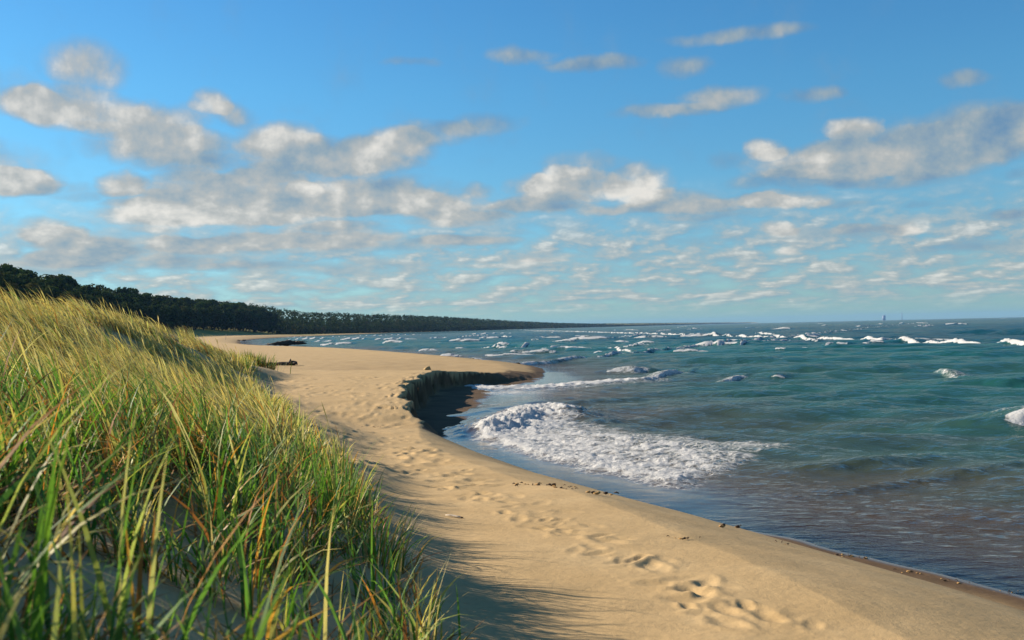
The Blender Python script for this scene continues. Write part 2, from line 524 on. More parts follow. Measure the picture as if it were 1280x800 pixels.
def terrain(x, y, detail=True):
    """height, wetness, grassiness and water depth of the ground at x, y (arrays)"""
    shp = x.shape
    x = x.ravel(); y = y.ravel()
    r = np.hypot(x, y)
    near = r < 130
    jx = x.copy(); jy = y.copy()
    ds, _ = poly_dist(x, y, SHORE_S)
    if detail:
        wob = np.zeros_like(x)
        wob[near] = fbm(x[near] * .55, y[near] * .55, 3, 5) * .22
        ds_w = wob
    else:
        ds_w = 0
    ds = np.where(inside(x, y, LAND_POLY), ds, -ds) + ds_w
    # jagged edge of the eroded berm
    if detail:
        loc = near & (y > 22) & (y < 70) & (x < 8) & (x > -12)
        k = sstep(y[loc], 25, 30)
        jx[loc] += k * (fbm(x[loc] * .9, y[loc] * .9, 4, 21, .6) * .55 + fbm(x[loc] * 5, y[loc] * 5, 2, 25) * .12)
        jy[loc] += k * (fbm(x[loc] * 1.5 + 40, y[loc] * 1.5, 3, 31) * .28)
    db, bv = poly_dist(jx, jy, BERM_S[:, :2], BERM_S[:, 2:])
    db = np.where(inside(jx, jy, BERM_POLY), db, -db)
    zb, wd = bv[:, 0], np.maximum(bv[:, 1], .05)
    low = np.where(ds > 0, np.minimum(ds * .055, .35), np.maximum(ds * .055, -5.0))
    t = np.clip(db / wd + 1, 0, 1)
    sharp = wd < 1.0
    f = np.where(sharp, sstep(t, .0, 1.0), 1 - (1 - t) ** 1.15)
    f = np.where(db > 0, 1, f)
    z = low + (np.maximum(zb, low) - low) * f
    # plateau, back beach
    inl = np.maximum(db, 0)
    z = z + sstep(inl, 3, 30) * .25 * sstep(r, 10, 40)
    z = z + sstep(inl, 16, 60) * 3.6 * sstep(y, 170, 420) * (1 - sstep(y, 900, 1300))
    if detail:
        pl = (f > .02) & (r < 400)
        u = np.zeros_like(x)
        u[pl] = fbm(x[pl] * .35, y[pl] * .35, 3, 41) * .05 + fbm(x[pl] * 1.6, y[pl] * 1.6, 2, 45) * .012
        z = z + u * np.clip(f, 0, 1)
    # foredune
    dn = (x > -75) & (x < 4) & (y > -18) & (y < 68)
    zd = np.zeros_like(x)
    if dn.any():
        q = dune_z(x[dn], y[dn])
        q = q + fbm(x[dn] * .4, y[dn] * .4, 3, 51) * .10
        go, _ = poly_dist(x[dn], y[dn], GRASS_EDGE)
        go = np.where(inside(x[dn], y[dn], GRASS_POLY), 0, go)
        m_ = (1 - sstep(go, 1.0, 2.6)) * sstep(x[dn], -75, -60) * sstep(y[dn], -18, -13) * (1 - sstep(y[dn], 58, 67))
        zz = z[dn]
        kk = .12
        h = np.clip(.5 + .5 * (q - zz) / kk, 0, 1)
        mx = zz * (1 - h) + q * h + kk * h * (1 - h)
        zd[dn] = (mx - zz) * m_
        z = z + zd
    # wooded ridge
    far = (r > 150)
    hz = np.zeros_like(x)
    if far.any():
        dr, _ = poly_dist(x[far], y[far], np.array(RIDGE))
        dr = np.where(inside(x[far], y[far], RIDGE_POLY), dr, -dr)
        hh = 16 + 3 * fbm(x[far] * .004, y[far] * .004, 3, 61)
        hz[far] = sstep(dr, -25 + 25 * sstep(y[far], 900, 1300), 110) * hh
        z = z + hz
    # footprints and trampled dents
    if detail:
        for (fx, fy, a, hl, dep) in FOOT:
            R_ = hl * 3
            mk = (np.abs(x - fx) < R_) & (np.abs(y - fy) < R_)
            if not mk.any():
                continue
            ux = (x[mk] - fx) * math.cos(a) + (y[mk] - fy) * math.sin(a)
            uy = -(x[mk] - fx) * math.sin(a) + (y[mk] - fy) * math.cos(a)
            rr = np.sqrt((ux / hl) ** 2 + (uy / (hl * .5)) ** 2)
            z[mk] += dep * (-1.0 * np.exp(-(rr ** 3)) + .40 * np.exp(-((rr - 1.5) / .5) ** 2) * (1 + .5 * np.sin(3 * np.arctan2(uy, ux) + fx * 7)))
    grassy = np.clip(sstep(inl, 14, 34) * sstep(y, 180, 330), 0, 1)
    grassy = np.maximum(grassy, sstep(y, 800, 1100) * sstep(z, .7, 1.6))
    ds_eff = ds
    return (z.reshape(shp), ds_eff.reshape(shp), grassy.reshape(shp), f.reshape(shp), zd.reshape(shp))


def on_ground(px, py, t0=3.0, t1=1500.0):
    d = ray(px, py); d = d / math.hypot(d.x, d.y)
    t = np.exp(np.linspace(math.log(t0), math.log(t1), 900))
    z = terrain(t * d.x, t * d.y, False)[0]
    hit = np.nonzero(np.maximum(z, 0.0) >= CAM_H + t * d.z)[0]
    k = t[hit[0]] if len(hit) else t1
    return Vector((k * d.x, k * d.y, 0))


def polar(radii, angles):
    rr, aa = np.meshgrid(radii, angles, indexing='ij')
    x = rr * np.sin(aa); y = rr * np.cos(aa)
    nr, na = rr.shape
    i = np.arange(nr - 1)[:, None]; j = np.arange(na - 1)[None, :]
    q = np.stack([i * na + j, i * na + j + 1, (i + 1) * na + j + 1, (i + 1) * na + j], -1).reshape(-1, 4)
    return x, y, q


def geo(a, b, step):
    n = int(math.ceil(math.log(b / a) / step))
    return a * np.exp(np.linspace(0, math.log(b / a), n + 1))[:-1]


def angles(dense, step, coarse):
    n = int(dense * 2 / step)
    mid = np.linspace(-dense, dense, n)
    out = np.linspace(dense, 180, int((180 - dense) / coarse) + 1)[1:]
    return np.radians(np.concatenate([-out[::-1], mid, out]))


# ------------------------------------------------------------------ materials
def mat_sand():
    mt = bpy.data.materials.new('sand'); mt.use_nodes = True
    t = NT(mt.node_tree); t.n.clear()
    g = t.n.new('ShaderNodeNewGeometry').outputs['Position']
    wet = t.attr('wet').outputs['Fac']
    gr = t.attr('grassy').outputs['Fac']
    n1 = t.noise(g, 1.1, 5, .6)
    n2 = t.noise(g, 14.0, 4, .65)
    n3 = t.noise(g, 160.0, 3, .7)
    c = t.ramp(n1, [(.3, (.375, .258, .122)), (.55, (.43, .300, .148)), (.75, (.465, .333, .172))])
    c = t.mix(t.smooth(n2, .35, .7, .0, .30), c, (.28, .195, .098))
    c = t.mix(t.smooth(n3, .45, .75, .0, .35), c, (.24, .165, .09))
    # dark mineral and litter specks
    v = t.voronoi(t.vec('ADD', g, t.vec('SCALE', t.noise(g, 6, 2, .5, color=True), scale=.2)), 9.0)
    sp = t.math('MULTIPLY', t.smooth(v, .05, .11, 1, 0), t.smooth(t.noise(g, .9, 3, .6), .5, .66, 0, .8))
    c = t.mix(sp, c, (.12, .075, .04))
    cw = t.mix(t.smooth(n1, .3, .7), (.072, .045, .024), (.108, .067, .036))  # wet-sand tone, lowered further to deepen the shade on scarp and bay flats
    c = t.mix(t.attr('damp_shade').outputs['Fac'], c, cw)
    ng = t.noise(g, .12, 6, .68)
    cg = t.ramp(ng, [(.30, (.08, .095, .02)), (.46, (.22, .20, .045)), (.66, (.36, .30, .09)), (.8, (.36, .27, .13))])
    c = t.mix(gr, c, cg)
    rough = t.smooth(wet, .3, 1.0, .92, .16)
    h = t.math('ADD', t.math('MULTIPLY', n2, .010), t.math('MULTIPLY', n3, .003))
    h = t.math('ADD', h, t.math('MULTIPLY', t.noise(g, 4.0, 2, .5), .010))
    h = t.math('MULTIPLY', h, t.smooth(wet, .4, 1.0, 1.0, .12))
    b = t.bump(h, .8, 1.0)
    p = t.shader('ShaderNodeBsdfPrincipled', Base_Color=c, Roughness=rough, Normal=b, Specular_IOR_Level=t.smooth(wet, .2, 1, .12, .5))
    o = t.n.new('ShaderNodeOutputMaterial'); t.l.new(p, o.inputs[0])
    return mt


def mat_water():
    mt = bpy.data.materials.new('lake_water'); mt.use_nodes = True
    t = NT(mt.node_tree); t.n.clear()
    g = t.n.new('ShaderNodeNewGeometry').outputs['Position']
    dep = t.attr('depth').outputs['Fac']
    foam = t.attr('foam').outputs['Fac']
    lace = t.attr('lace').outputs['Fac']
    murk = t.noise(t.vec('MULTIPLY', g, (.05, .12, 0)), 1.0, 4, .6)
    dm = t.math('MULTIPLY', dep, t.smooth(murk, .3, .7, .65, 1.5))
    body = t.ramp(t.math('MULTIPLY', dm, .2), [(0.0, (.115, .072, .042)), (.030, (.080, .060, .038)), (.075, (.048, .060, .044)), (.15, (.023, .066, .054)), (.40, (.011, .074, .062)), (.75, (.006, .054, .052)), (1.0, (.004, .036, .042))])
    # wind ripples
    s1 = t.vec('MULTIPLY', g, (.75, 1.6, 1))
    h = t.math('MULTIPLY', t.noise(s1, 1.1, 3, .55, .4), .24)
    h = t.math('ADD', h, t.math('MULTIPLY', t.noise(s1, 5.0, 3, .6, .3), .070))
    h = t.math('ADD', h, t.math('MULTIPLY', t.noise(s1, 22.0, 2, .6), .011))
    calm = t.attr('ripple').outputs['Fac']
    h = t.math('MULTIPLY', h, calm)
    nrm = t.bump(h, .75, 1.0)
    lw = t.n.new('ShaderNodeFresnel'); lw.inputs[0].default_value = 1.33
    t.l.new(nrm, lw.inputs['Normal'])
    gl = t.shader('ShaderNodeBsdfGlossy', Color=(1, 1, 1), Roughness=.06, Normal=nrm)
    water = t.mixs(t.math('MULTIPLY', lw.outputs[0], .62), t.shader('ShaderNodeBsdfDiffuse', Color=body), gl)
    tr = t.shader('ShaderNodeBsdfTransparent', Color=(.93, .9, .82))
    film = t.mixs(lw.outputs[0], tr, gl)
    opac = t.math('SUBTRACT', 1.0, t.math('EXPONENT', t.math('MULTIPLY', dep, -7.0)), clamp=True)
    surf = t.mixs(opac, film, water)
    # foam: torn edges, holes in the lace behind the breakers
    fw = t.vec('ADD', t.vec('MULTIPLY', g, (.8, 1.25, 1)), t.vec('SCALE', t.noise(g, 2.2, 3, .6, color=True), scale=.35))
    fn = t.noise(fw, 3.2, 7, .68)
    vor = t.voronoi(fw, 3.4, 'DISTANCE_TO_EDGE')
    vor2 = t.voronoi(fw, 8.5, 'DISTANCE_TO_EDGE')
    web = t.math('MAXIMUM', t.smooth(vor, .02, .16, 1, 0), t.math('MULTIPLY', t.smooth(vor2, .02, .14, 1, 0), .8))
    f1 = t.smooth(t.math('ADD', foam, t.math('MULTIPLY', t.math('SUBTRACT', fn, .5), 1.25)), .38, .68)
    f2 = t.math('MULTIPLY', web, t.smooth(t.math('ADD', lace, t.math('MULTIPLY', t.math('SUBTRACT', fn, .5), 1.3)), .38, .72))
    ff = t.math('MAXIMUM', f1, t.math('MULTIPLY', f2, .85), clamp=True)
    fb = t.bump(t.math('ADD', t.math('MULTIPLY', t.noise(fw, 9.0, 5, .7), .09), t.math('MULTIPLY', ff, .05)), .9, 1.0)
    fo = t.mixs(.42, t.shader('ShaderNodeBsdfDiffuse', Color=(.82, .82, .80), Normal=fb), t.shader('ShaderNodeBsdfTranslucent', Color=(.84, .84, .81), Normal=fb))
    surf = t.mixs(ff, surf, fo)
    o = t.n.new('ShaderNodeOutputMaterial'); t.l.new(surf, o.inputs[0])
    return mt


def mat_leafy(name, trans=.35, gloss=.05, attr='tint', rough=.45):
    mt = bpy.data.materials.new(name); mt.use_nodes = True
    t = NT(mt.node_tree); t.n.clear()
    c = t.attr(attr).outputs['Color']
    d = t.shader('ShaderNodeBsdfDiffuse', Color=c)
    tl = t.shader('ShaderNodeBsdfTranslucent', Color=t.mix(1.0, c, (1.05, 1.1, .75), 'MULTIPLY'))
    s = t.mixs(trans, d, tl)
    if gloss > 0:
        s = t.mixs(gloss, s, t.shader('ShaderNodeBsdfGlossy', Color=(1, 1, 1), Roughness=rough))
    o = t.n.new('ShaderNodeOutputMaterial'); t.l.new(s, o.inputs[0])
    return mt


def mat_noise(name, c1, c2, scale=8.0, rough=.85, bump=.02, stretch=(1, 1, 1)):
    mt = bpy.data.materials.new(name); mt.use_nodes = True
    t = NT(mt.node_tree); t.n.clear()
    g = t.n.new('ShaderNodeTexCoord').outputs['Object']
    gs = t.vec('MULTIPLY', g, stretch)
    n = t.noise(gs, scale, 5, .65)
    c = t.mix(t.smooth(n, .3, .7), c1, c2)
    b = t.bump(t.math('MULTIPLY', t.noise(gs, scale * 3, 4, .6), bump), .8, 1.0)
    p = t.shader('ShaderNodeBsdfPrincipled', Base_Color=c, Roughness=rough, Normal=b, Specular_IOR_Level=.25)
    o = t.n.new('ShaderNodeOutputMaterial'); t.l.new(p, o.inputs[0])
    return mt


M_SAND = mat_sand()
M_WATER = mat_water()
M_GRASS = mat_leafy('beach_grass', .42, .018, rough=.5)
M_LEAF = mat_leafy('tree_leaves', .18, 0)
M_BARK = mat_noise('bark', (.05, .038, .028), (.11, .085, .06), 3.0)
M_DRIFT = mat_noise('driftwood_dark', (.022, .016, .012), (.07, .05, .035), 9.0, .8, .02, (1, 1, 4))
M_PALEWOOD = mat_noise('driftwood_pale', (.36, .30, .23), (.52, .46, .38), 14.0, .8, .01)
M_LITTER = mat_noise('beach_litter', (.36, .19, .06), (.50, .31, .12), 30.0)
M_TWIG = mat_noise('dark_twig', (.035, .022, .014), (.08, .05, .03), 30.0)
M_CONCRETE = mat_noise('grey_concrete', (.16, .20, .25), (.20, .24, .29), .05)

# ------------------------------------------------------------------ ground: one sheet out to the horizon
rad = np.concatenate([geo(.3, 3.5, .02), geo(3.5, 16, .0045), geo(16, 130, .0065), geo(130, 3000, .018), geo(3000, 20000, .03), [20000]])
ang = angles(36, .08, 1.0)
gx, gy, gq = polar(rad, ang)
gz, gds, ggr, gf, gzd = terrain(gx, gy)
wetn = fbm(gx * .8, gy * .8, 3, 77) * .06
bay = sstep(gy, 21, 27)
wet = 1 - sstep(gz + wetn * .35 * bay, .0, .018 + .03 * bay)
damp_shade = 1 - sstep(gz + wetn * (.4 + .6 * bay), .02 + .08 * bay, .08 + .26 * bay)  # dampness at the waterline; across the bay flats also painted scarp shade
damp_shade = np.where(np.hypot(gx, gy) > 140, 1 - sstep(gz, .1, .5), damp_shade)
damp_shade = np.maximum(damp_shade, .28 * (1 - sstep(gz + wetn * 2, .3, .85)) * (gzd < .05))
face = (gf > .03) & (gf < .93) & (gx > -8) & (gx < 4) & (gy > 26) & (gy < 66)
damp_shade = np.where(face, 1.0, damp_shade)  # whole scarp face darkened: its shade is put into the colour
ground = obj('ground', np_mesh('ground', np.stack([gx, gy, gz], -1).reshape(-1, 3), gq, attrs={'wet': wet, 'damp_shade': damp_shade, 'grassy': ggr}), M_SAND)
tag(ground, kind='structure')


def ground_z(x, y):
    return terrain(np.atleast_1d(np.asarray(x, float)), np.atleast_1d(np.asarray(y, float)))[0]


# ------------------------------------------------------------------ lake: waves, breakers and foam on one sheet
wr = np.concatenate([geo(8, 60, .0042), geo(60, 1500, .0048), geo(1500, 20000, .018), [20000]])
wa = angles(36, .085, 1.2)
wx, wy, wq = polar(wr, wa)
tz, tds, _, _, _ = terrain(wx, wy)
depth = np.maximum(-tz, 0)
rr = np.hypot(wx, wy)
off = np.maximum(-tds, 0)
wz = np.zeros_like(wx)
step = rr * .0048
shal = sstep(depth, .0, .65)
grp = fbm(wx * .02, wy * .035, 2, 91) * .35 + .9
for k in range(26):
    lam = 15.0 * (0.80 ** k) * RNG.uniform(.9, 1.1)
    amp = .0085 * lam ** .98 * RNG.uniform(.7, 1.2) * (1.9 if lam > 8 else 1.3 if lam > 5 else 1.9)
    th = RNG.normal(0, .30 + .02 * k)
    ddx, ddy = math.sin(R(-160) + th), math.cos(R(-160) + th)
    ph = (wx * ddx + wy * ddy) * 2 * math.pi / lam + RNG.uniform(0, 6.28)
    ph = ph + fbm(wx / lam * .35, wy / lam * .35, 2, 100 + k) * 2.2
    fade = 1 - sstep(step, lam / 5, lam / 2.6)
    sh = shal if lam > 1.2 else sstep(depth, 0, .25)
    s = np.sin(ph)
    crest = 1 - 2 * np.abs(np.sin(ph / 2 + .4)) if k % 3 == 0 else s
    wz += amp * grp * (.6 * s + .4 * crest) * fade * sh
foam = np.zeros_like(wx)
lace = np.zeros_like(wx)


def breaker(x0, x1, yb, h=None, tilt=0.0, wid=1.0, lc=.0, strength=1.0, back=1.0, cap=0.0, solid=0.0):
    """ridge of a breaking wave whose foam spans the photo columns x0..x1 with its toe at row yb"""
    a = at(x0, yb + tilt * (x0 - x1) / 2, 0.0); b = at(x1, yb + tilt * (x1 - x0) / 2, 0.0)
    c = (a + b) / 2
    d = math.hypot(c.x, c.y)
    if h is None:
        h = min(.85, max(.18, 4.0 * d / FPX))
    L = max((b - a).length / 2, .4)
    h = min(h, .10 + .32 * L)
    ex, ey = (b.x - a.x), (b.y - a.y)
    n = math.hypot(ex, ey); ex /= n; ey /= n
    nx, ny = -ey, ex                                   # away from the viewer
    if nx * c.x + ny * c.y < 0:
        nx, ny = -nx, -ny
    mk = (np.abs(wx - c.x) < L * 1.6 + 12 * h + 4) & (np.abs(wy - c.y) < L * 1.6 + 12 * h + 4)
    if not mk.any():
        return
    X, Y = wx[mk], wy[mk]
    s = ((X - c.x) * ex + (Y - c.y) * ey) / L
    s = s + fbm(X * .6 / h, Y * .6 / h, 2, int(x0)) * .12
    u = ((X - c.x) * nx + (Y - c.y) * ny) + (.9 * h * s * s * (1 if int(x0) % 2 else -.6)) + fbm(X * .5 / h, Y * .5 / h, 3, int(x0) + 3) * .7 * h - .9 * h * wid
    along = np.exp(-np.abs(s / .95) ** 2.4)
    alongf = 1 - sstep(np.abs(s) + .35 * fbm(X * .9 / h, Y * .5 / h, 3, int(x0) + 19), .72, 1.15)
    fr = .75 * h * wid
    prof = np.where(u < 0, np.exp(-(u / fr) ** 2), np.exp(-(u / (2.8 * h * back)) ** 2))
    wide = np.exp(-np.abs(s / 1.35) ** 2.2)
    lump = 1 + (.34 if strength > 0 else 0) * fbm(X * 1.6 / h, Y * 1.6 / h, 4, int(x0) + 9, .62)
    wz[mk] += h * prof * (wide * .62 + along * .38 * lump)
    fm = alongf * np.where(u < 0, 1 - sstep(-u, .7 * fr, 1.9 * fr), 1 - sstep(u, -.05 * h, (.45 + .35 * solid) * h)) * strength
    fm = fm * (1.12 + .5 * solid + (1.0 - .45 * solid) * fbm(X * .9 / h, Y * .6 / h, 4, int(x0) + 29, .6))
    fm = np.minimum(fm, .74 + .4 * min(max((d - 70) / 80, 0), 1) + cap)
    foam[mk] = np.maximum(foam[mk], fm)
    if lc > 0:
        lf = (1 - sstep(np.abs(s), .7, 1.35)) * np.where(u < 0, 1 - sstep(-u, fr, 4.5 * fr), 1 - sstep(u, h, 6 * h)) * lc
        lace[mk] = np.maximum(lace[mk], lf)


BREAKERS = [
    (684, 702, 416), (662, 675, 425.5), (704, 764, 421), (677, 703, 423), (690, 722, 428), (710, 767, 425), (764, 792, 428.5, 1.3), (790, 830, 423), (794, 820, 430.5), (818, 847, 429.5),
    (694, 737, 438), (662, 695, 442), (636, 664, 442.5), (729, 741, 444), (742, 753, 445), (842, 887, 439.5), (868, 922, 432), (888, 937, 427), (938, 1012, 429.5), (1008, 1024, 424, 1.1), (1020, 1054, 427),
    (996, 1014, 438.5), (1081, 1104, 432), (1109, 1187, 426.5), (845, 896, 421),
    (1019, 1036, 407), (1068, 1092, 408.5), (1095, 1104, 405.5), (1122, 1134, 404.5), (1147, 1158, 403.5), (1180, 1207, 406), (1050, 1060, 414), (930, 950, 410), (760, 785, 413), (850, 880, 411.5), (960, 990, 412),
    (374, 391, 437), (476, 501, 429.5), (522, 550, 438.5), (535, 562, 423), (566, 584, 436), (598, 622, 423), (618, 638, 434), (510, 531, 430.5), (535, 556, 430), (604, 682, 444.5), (574, 603, 451),
    (549, 575, 445.5), (664, 682, 422), (657, 672, 426.5), (405, 432, 421.5), (425, 458, 424.5), (388, 420, 427.5), (440, 480, 420), (400, 440, 431.5), (470, 520, 425), (560, 600, 427), (585, 640, 417.5), (470, 530, 419),
    (350, 392, 422), (360, 410, 424.5)]
for b in BREAKERS:
    breaker(*b[:3], *(b[3:] or (None,)), tilt=-.02, lc=.55, solid=1.0)
rb = np.random.default_rng(77)
for _ in range(46):
    yb_ = 404 + 40 * rb.uniform(0, 1) ** 1.3
    x_ = rb.uniform(560, 1290) if yb_ < 432 else rb.uniform(640, 1100)
    yb_ -= (x_ - 820) * .0225
    w_ = rb.uniform(14, 36) * (.6 if yb_ < 410 else 1)
    breaker(x_, x_ + w_, yb_, min(.5, max(.14, 2.6 * 3.2 / max(yb_ - 411 + (x_ - 640) * .0225, 2))), rb.normal(-.02, .06), lc=.4, strength=rb.uniform(.75, 1.0), solid=.6)
breaker(758, 813, 464.5, .42, -.02, lc=.7)
breaker(816, 868, 470, .26, -.2, lc=.8, strength=.85)
breaker(902, 936, 474.5, .24, -.12, lc=.7, strength=.9)
breaker(960, 982, 473, .25, lc=.4)
breaker(1160, 1195, 472, .26, .15, strength=.45, lc=.6)
breaker(1256, 1480, 529, .62, -.03, lc=.5, cap=.16, solid=.6)
breaker(1330, 1460, 470, .6, -.1, lc=.4)
# unbroken swells
for (x0, x1, yb, h, tl) in [(1060, 1330, 600, .10, -.12), (900, 1100, 545, .08, .02), (690, 830, 507, .16, -.05), (720, 830, 529, .1, -.1), (1000, 1250, 505, .2, 0), (860, 1010, 492, .2, 0), (1150, 1300, 480, .3, 0),
                            (940, 1130, 465, .35, 0), (1120, 1290, 445, .4, 0), (850, 960, 452, .3, 0), (1180, 1340, 418, 1.0, 0), (1000, 1180, 588, .13, -.05)]:
    breaker(x0, x1, yb, h, tl, strength=0.0, wid=4.0, back=2.0)

# the broken bore rolling up the beach
FRONT = [at(590, 541, .05), at(612, 553, .05), at(650, 567, .05), at(700, 580, .05), at(760, 592, .05), at(815, 603, .05), at(848, 603, .05)]
BORE = [(p.x, p.y) for p in FRONT] + [(p.x, p.y) for p in (at(880, 594), at(935, 574), at(905, 562), at(830, 556), at(760, 545), at(722, 530), at(716, 517), at(680, 514), at(640, 524), at(615, 533))]
mk = (np.abs(wx - 2.5) < 9) & (wy > 14) & (wy < 46)
X, Y = wx[mk], wy[mk]
Xw = X + fbm(X * .9, Y * .9, 3, 301) * .45
Yw = Y + fbm(X * .9, Y * .9, 3, 302) * .6
dB, _ = poly_dist(Xw, Yw, BORE + [BORE[0]])
ins = inside(Xw, Yw, BORE)
dB = np.where(ins, dB, -dB)
dF, _ = poly_dist(Xw, Yw, [(p.x, p.y) for p in FRONT])
edge = sstep(dB, -.15, .45)
CR = [(p.x, p.y) for p in (at(618, 540), at(640, 528), at(665, 518), at(690, 515), at(712, 519))]
dC, _ = poly_dist(Xw, Yw, CR)
hC = np.exp(-(dC / 1.15) ** 2)
lum = fbm(X * 2.4, Y * 2.4, 4, 311, .6)
lum2 = fbm(X * 6.5, Y * 6.5, 3, 317, .6)
frontp = np.exp(-((dF - .55) / .6) ** 2) * ins
lum3 = fbm(X * 14, Y * 14, 2, 319)
wz[mk] += edge * (.05 + .06 * frontp + .03 * lum + .032 * lum2 + .018 * lum3) + hC * (.33 + .06 * lum + .075 * lum2 + .06 * lum3)
CR2 = [(p.x, p.y) for p in (at(715, 522), at(760, 531), at(800, 535))]
dC2, _ = poly_dist(X, Y, CR2)
wz[mk] += .22 * np.exp(-(dC2 / 1.0) ** 2)
back = sstep(dF, 2.2, 6.0)
fo_ = edge * (.62 - .22 * back + .20 * frontp + .50 * lum + .34 * fbm(X * 3.0 + Y * 1.2, Y * 5.0 - X * 2.0, 3, 331)) + hC * .7
foam[mk] = np.maximum(foam[mk], np.clip(fo_, 0, 1.15))
lace[mk] = np.maximum(lace[mk], np.clip(sstep(dB, -.7, .3) * .75, 0, 1))


def streak(pts, width, strength, h=.06, lc=.6):
    P3 = [at(*p) for p in pts]
    P2 = [(p.x, p.y) for p in P3]
    xs = [p[0] for p in P2]; ys = [p[1] for p in P2]
    mk = (wx > min(xs) - 6) & (wx < max(xs) + 6) & (wy > min(ys) - 6) & (wy < max(ys) + 6)
    X, Y = wx[mk], wy[mk]
    Xw = X + fbm(X * .8, Y * .8, 3, 401) * .35
    Yw = Y + fbm(X * .8, Y * .8, 3, 402) * .6
    d, _ = poly_dist(Xw, Yw, P2)
    e = 1 - sstep(d, width * .4, width * 1.15)
    foam[mk] = np.maximum(foam[mk], e * strength)
    lace[mk] = np.maximum(lace[mk], (1 - sstep(d, width, width * 3)) * lc)
    wz[mk] += h * np.exp(-(d / width) ** 2) * (1 + .8 * fbm(X * 3, Y * 3, 3, 411))


streak([(590, 485), (625, 487), (660, 486), (700, 484), (745, 481), (792, 475)], 1.25, .95, .16)
streak([(612, 492), (640, 492), (655, 490)], .8, .6, .04)
streak([(700, 534), (760, 549), (840, 556), (930, 560)], .7, .45, .03, .7)
streak([(598, 508), (622, 506)], .25, .55, .0, .2)

film = sstep(tz, -.02, .10)                   # thin sheet of backwash over the sand
keep = (tz < .16) & (tds > -1e9)
kq = keep.ravel()[wq].any(1)
wv = np.stack([wx, wy, wz], -1).reshape(-1, 3)
# depth seen by the shader, with the plunging crests a little thinner and greener
dsh = depth + np.maximum(wz, 0) * .3
# the thin backwash between the bore and the sand lies almost flat; elsewhere the wind ruffles the shallows
dfl, _ = poly_dist(wx, wy, [(1.9, 18.4), (1.4, 19.6), (.35, 21.8), (-.6, 24.2), (-1.3, 26.6), (-1.75, 29), (-1.5, 33), (-1.2, 40), (-1, 48), (1.5, 58), (1.6, 70)])
ripple = .05 + .95 * (.35 + .65 * sstep(depth, .0, .10)) * sstep(dfl, 1.6, 3.4)
lake = obj('water', np_mesh('water', wv, wq[kq], attrs={'depth': dsh, 'foam': foam, 'lace': lace, 'ripple': ripple}), M_WATER)
tag(lake, kind='structure')


# ------------------------------------------------------------------ beach grass
def pick(pal, n, rng, jit=.18):
    pal = np.array(pal)
    c = pal[rng.integers(0, len(pal), n)]
    return c * (1 + rng.uniform(-jit, jit, (n, 1))) * (1 + rng.uniform(-jit * .4, jit * .4, (n, 3)))


GREEN = [(.08, .215, .022), (.055, .17, .024), (.10, .24, .04), (.045, .13, .045), (.13, .26, .022)]
YGREEN = [(.32, .35, .06), (.26, .33, .06), (.38, .38, .09), (.30, .31, .10)]
STRAW = [(.62, .49, .16), (.54, .44, .15), (.68, .56, .24), (.50, .43, .19), (.58, .43, .14)]
DEAD = [(.46, .19, .035), (.32, .12, .03), (.54, .27, .05), (.26, .11, .04), (.40, .23, .09)]


def blades(root, length, width, az, phi0, phi1, col0, col1, segs, twist, seed=False):
    """ribbons that leave the ground at angle phi0 from the vertical and bend to phi1 at the tip"""
    n = len(root)
    s = np.linspace(0, 1, segs + 1)
    ph = phi0[:, None] + (phi1 - phi0)[:, None] * s[None] ** 1.3
    dl = length[:, None] / segs
    hx = np.concatenate([np.zeros((n, 1)), np.cumsum(np.sin(ph[:, :-1]) * dl, 1)], 1)
    vz = np.concatenate([np.zeros((n, 1)), np.cumsum(np.cos(ph[:, :-1]) * dl, 1)], 1)
    a = az[:, None] + twist[:, None] * s[None] * .5
    px = root[:, 0, None] + hx * np.sin(a)
    py = root[:, 1, None] + hx * np.cos(a)
    pz = root[:, 2, None] + vz
    wa_ = az + math.pi / 2 + twist
    if seed:
        w = np.where(s > .72, np.sin(np.clip((s - .72) / .28, 0, 1) * math.pi * .93 + .2) * 1.0, .28)
    else:
        w = np.minimum(.75 + s * .9, 1) * np.minimum((1 - s) * 2.2 + .02, 1)
    hw = .5 * width[:, None] * w[None]
    ox = np.sin(wa_)[:, None] * hw; oy = np.cos(wa_)[:, None] * hw
    oz = hw * np.sin(twist * 2)[:, None] * .5
    v = np.empty((n, segs + 1, 2, 3))
    v[..., 0, 0] = px - ox; v[..., 0, 1] = py - oy; v[..., 0, 2] = pz - oz
    v[..., 1, 0] = px + ox; v[..., 1, 1] = py + oy; v[..., 1, 2] = pz + oz
    b = (np.arange(n) * (segs + 1) * 2)[:, None] + (np.arange(segs) * 2)[None]
    q = np.stack([b, b + 1, b + 3, b + 2], -1).reshape(-1, 4)
    k = (s ** 1.4)[None, :, None]
    c = col0[:, None, :] * (1 - k) + col1[:, None, :] * k
    c = np.repeat(c[:, :, None, :], 2, 2).reshape(-1, 3)
    return v.reshape(-1, 3), q, c


def join(lst):
    vs, qs, cs = [], [], []
    o = 0
    for v, q, c in lst:
        vs.append(v); qs.append(q + o); cs.append(c); o += len(v)
    return np.concatenate(vs), np.concatenate(qs), np.concatenate(cs)


rg = np.random.default_rng(5)
HOLLOWS = [(-8.4, 25.5, 1.5, 1.3), (-6.8, 22.5, .9, .9), (-1.30, 3.6, .50, .50), (-.95, 2.7, .45, .42), (-2.9, 12.5, .5, .9)]


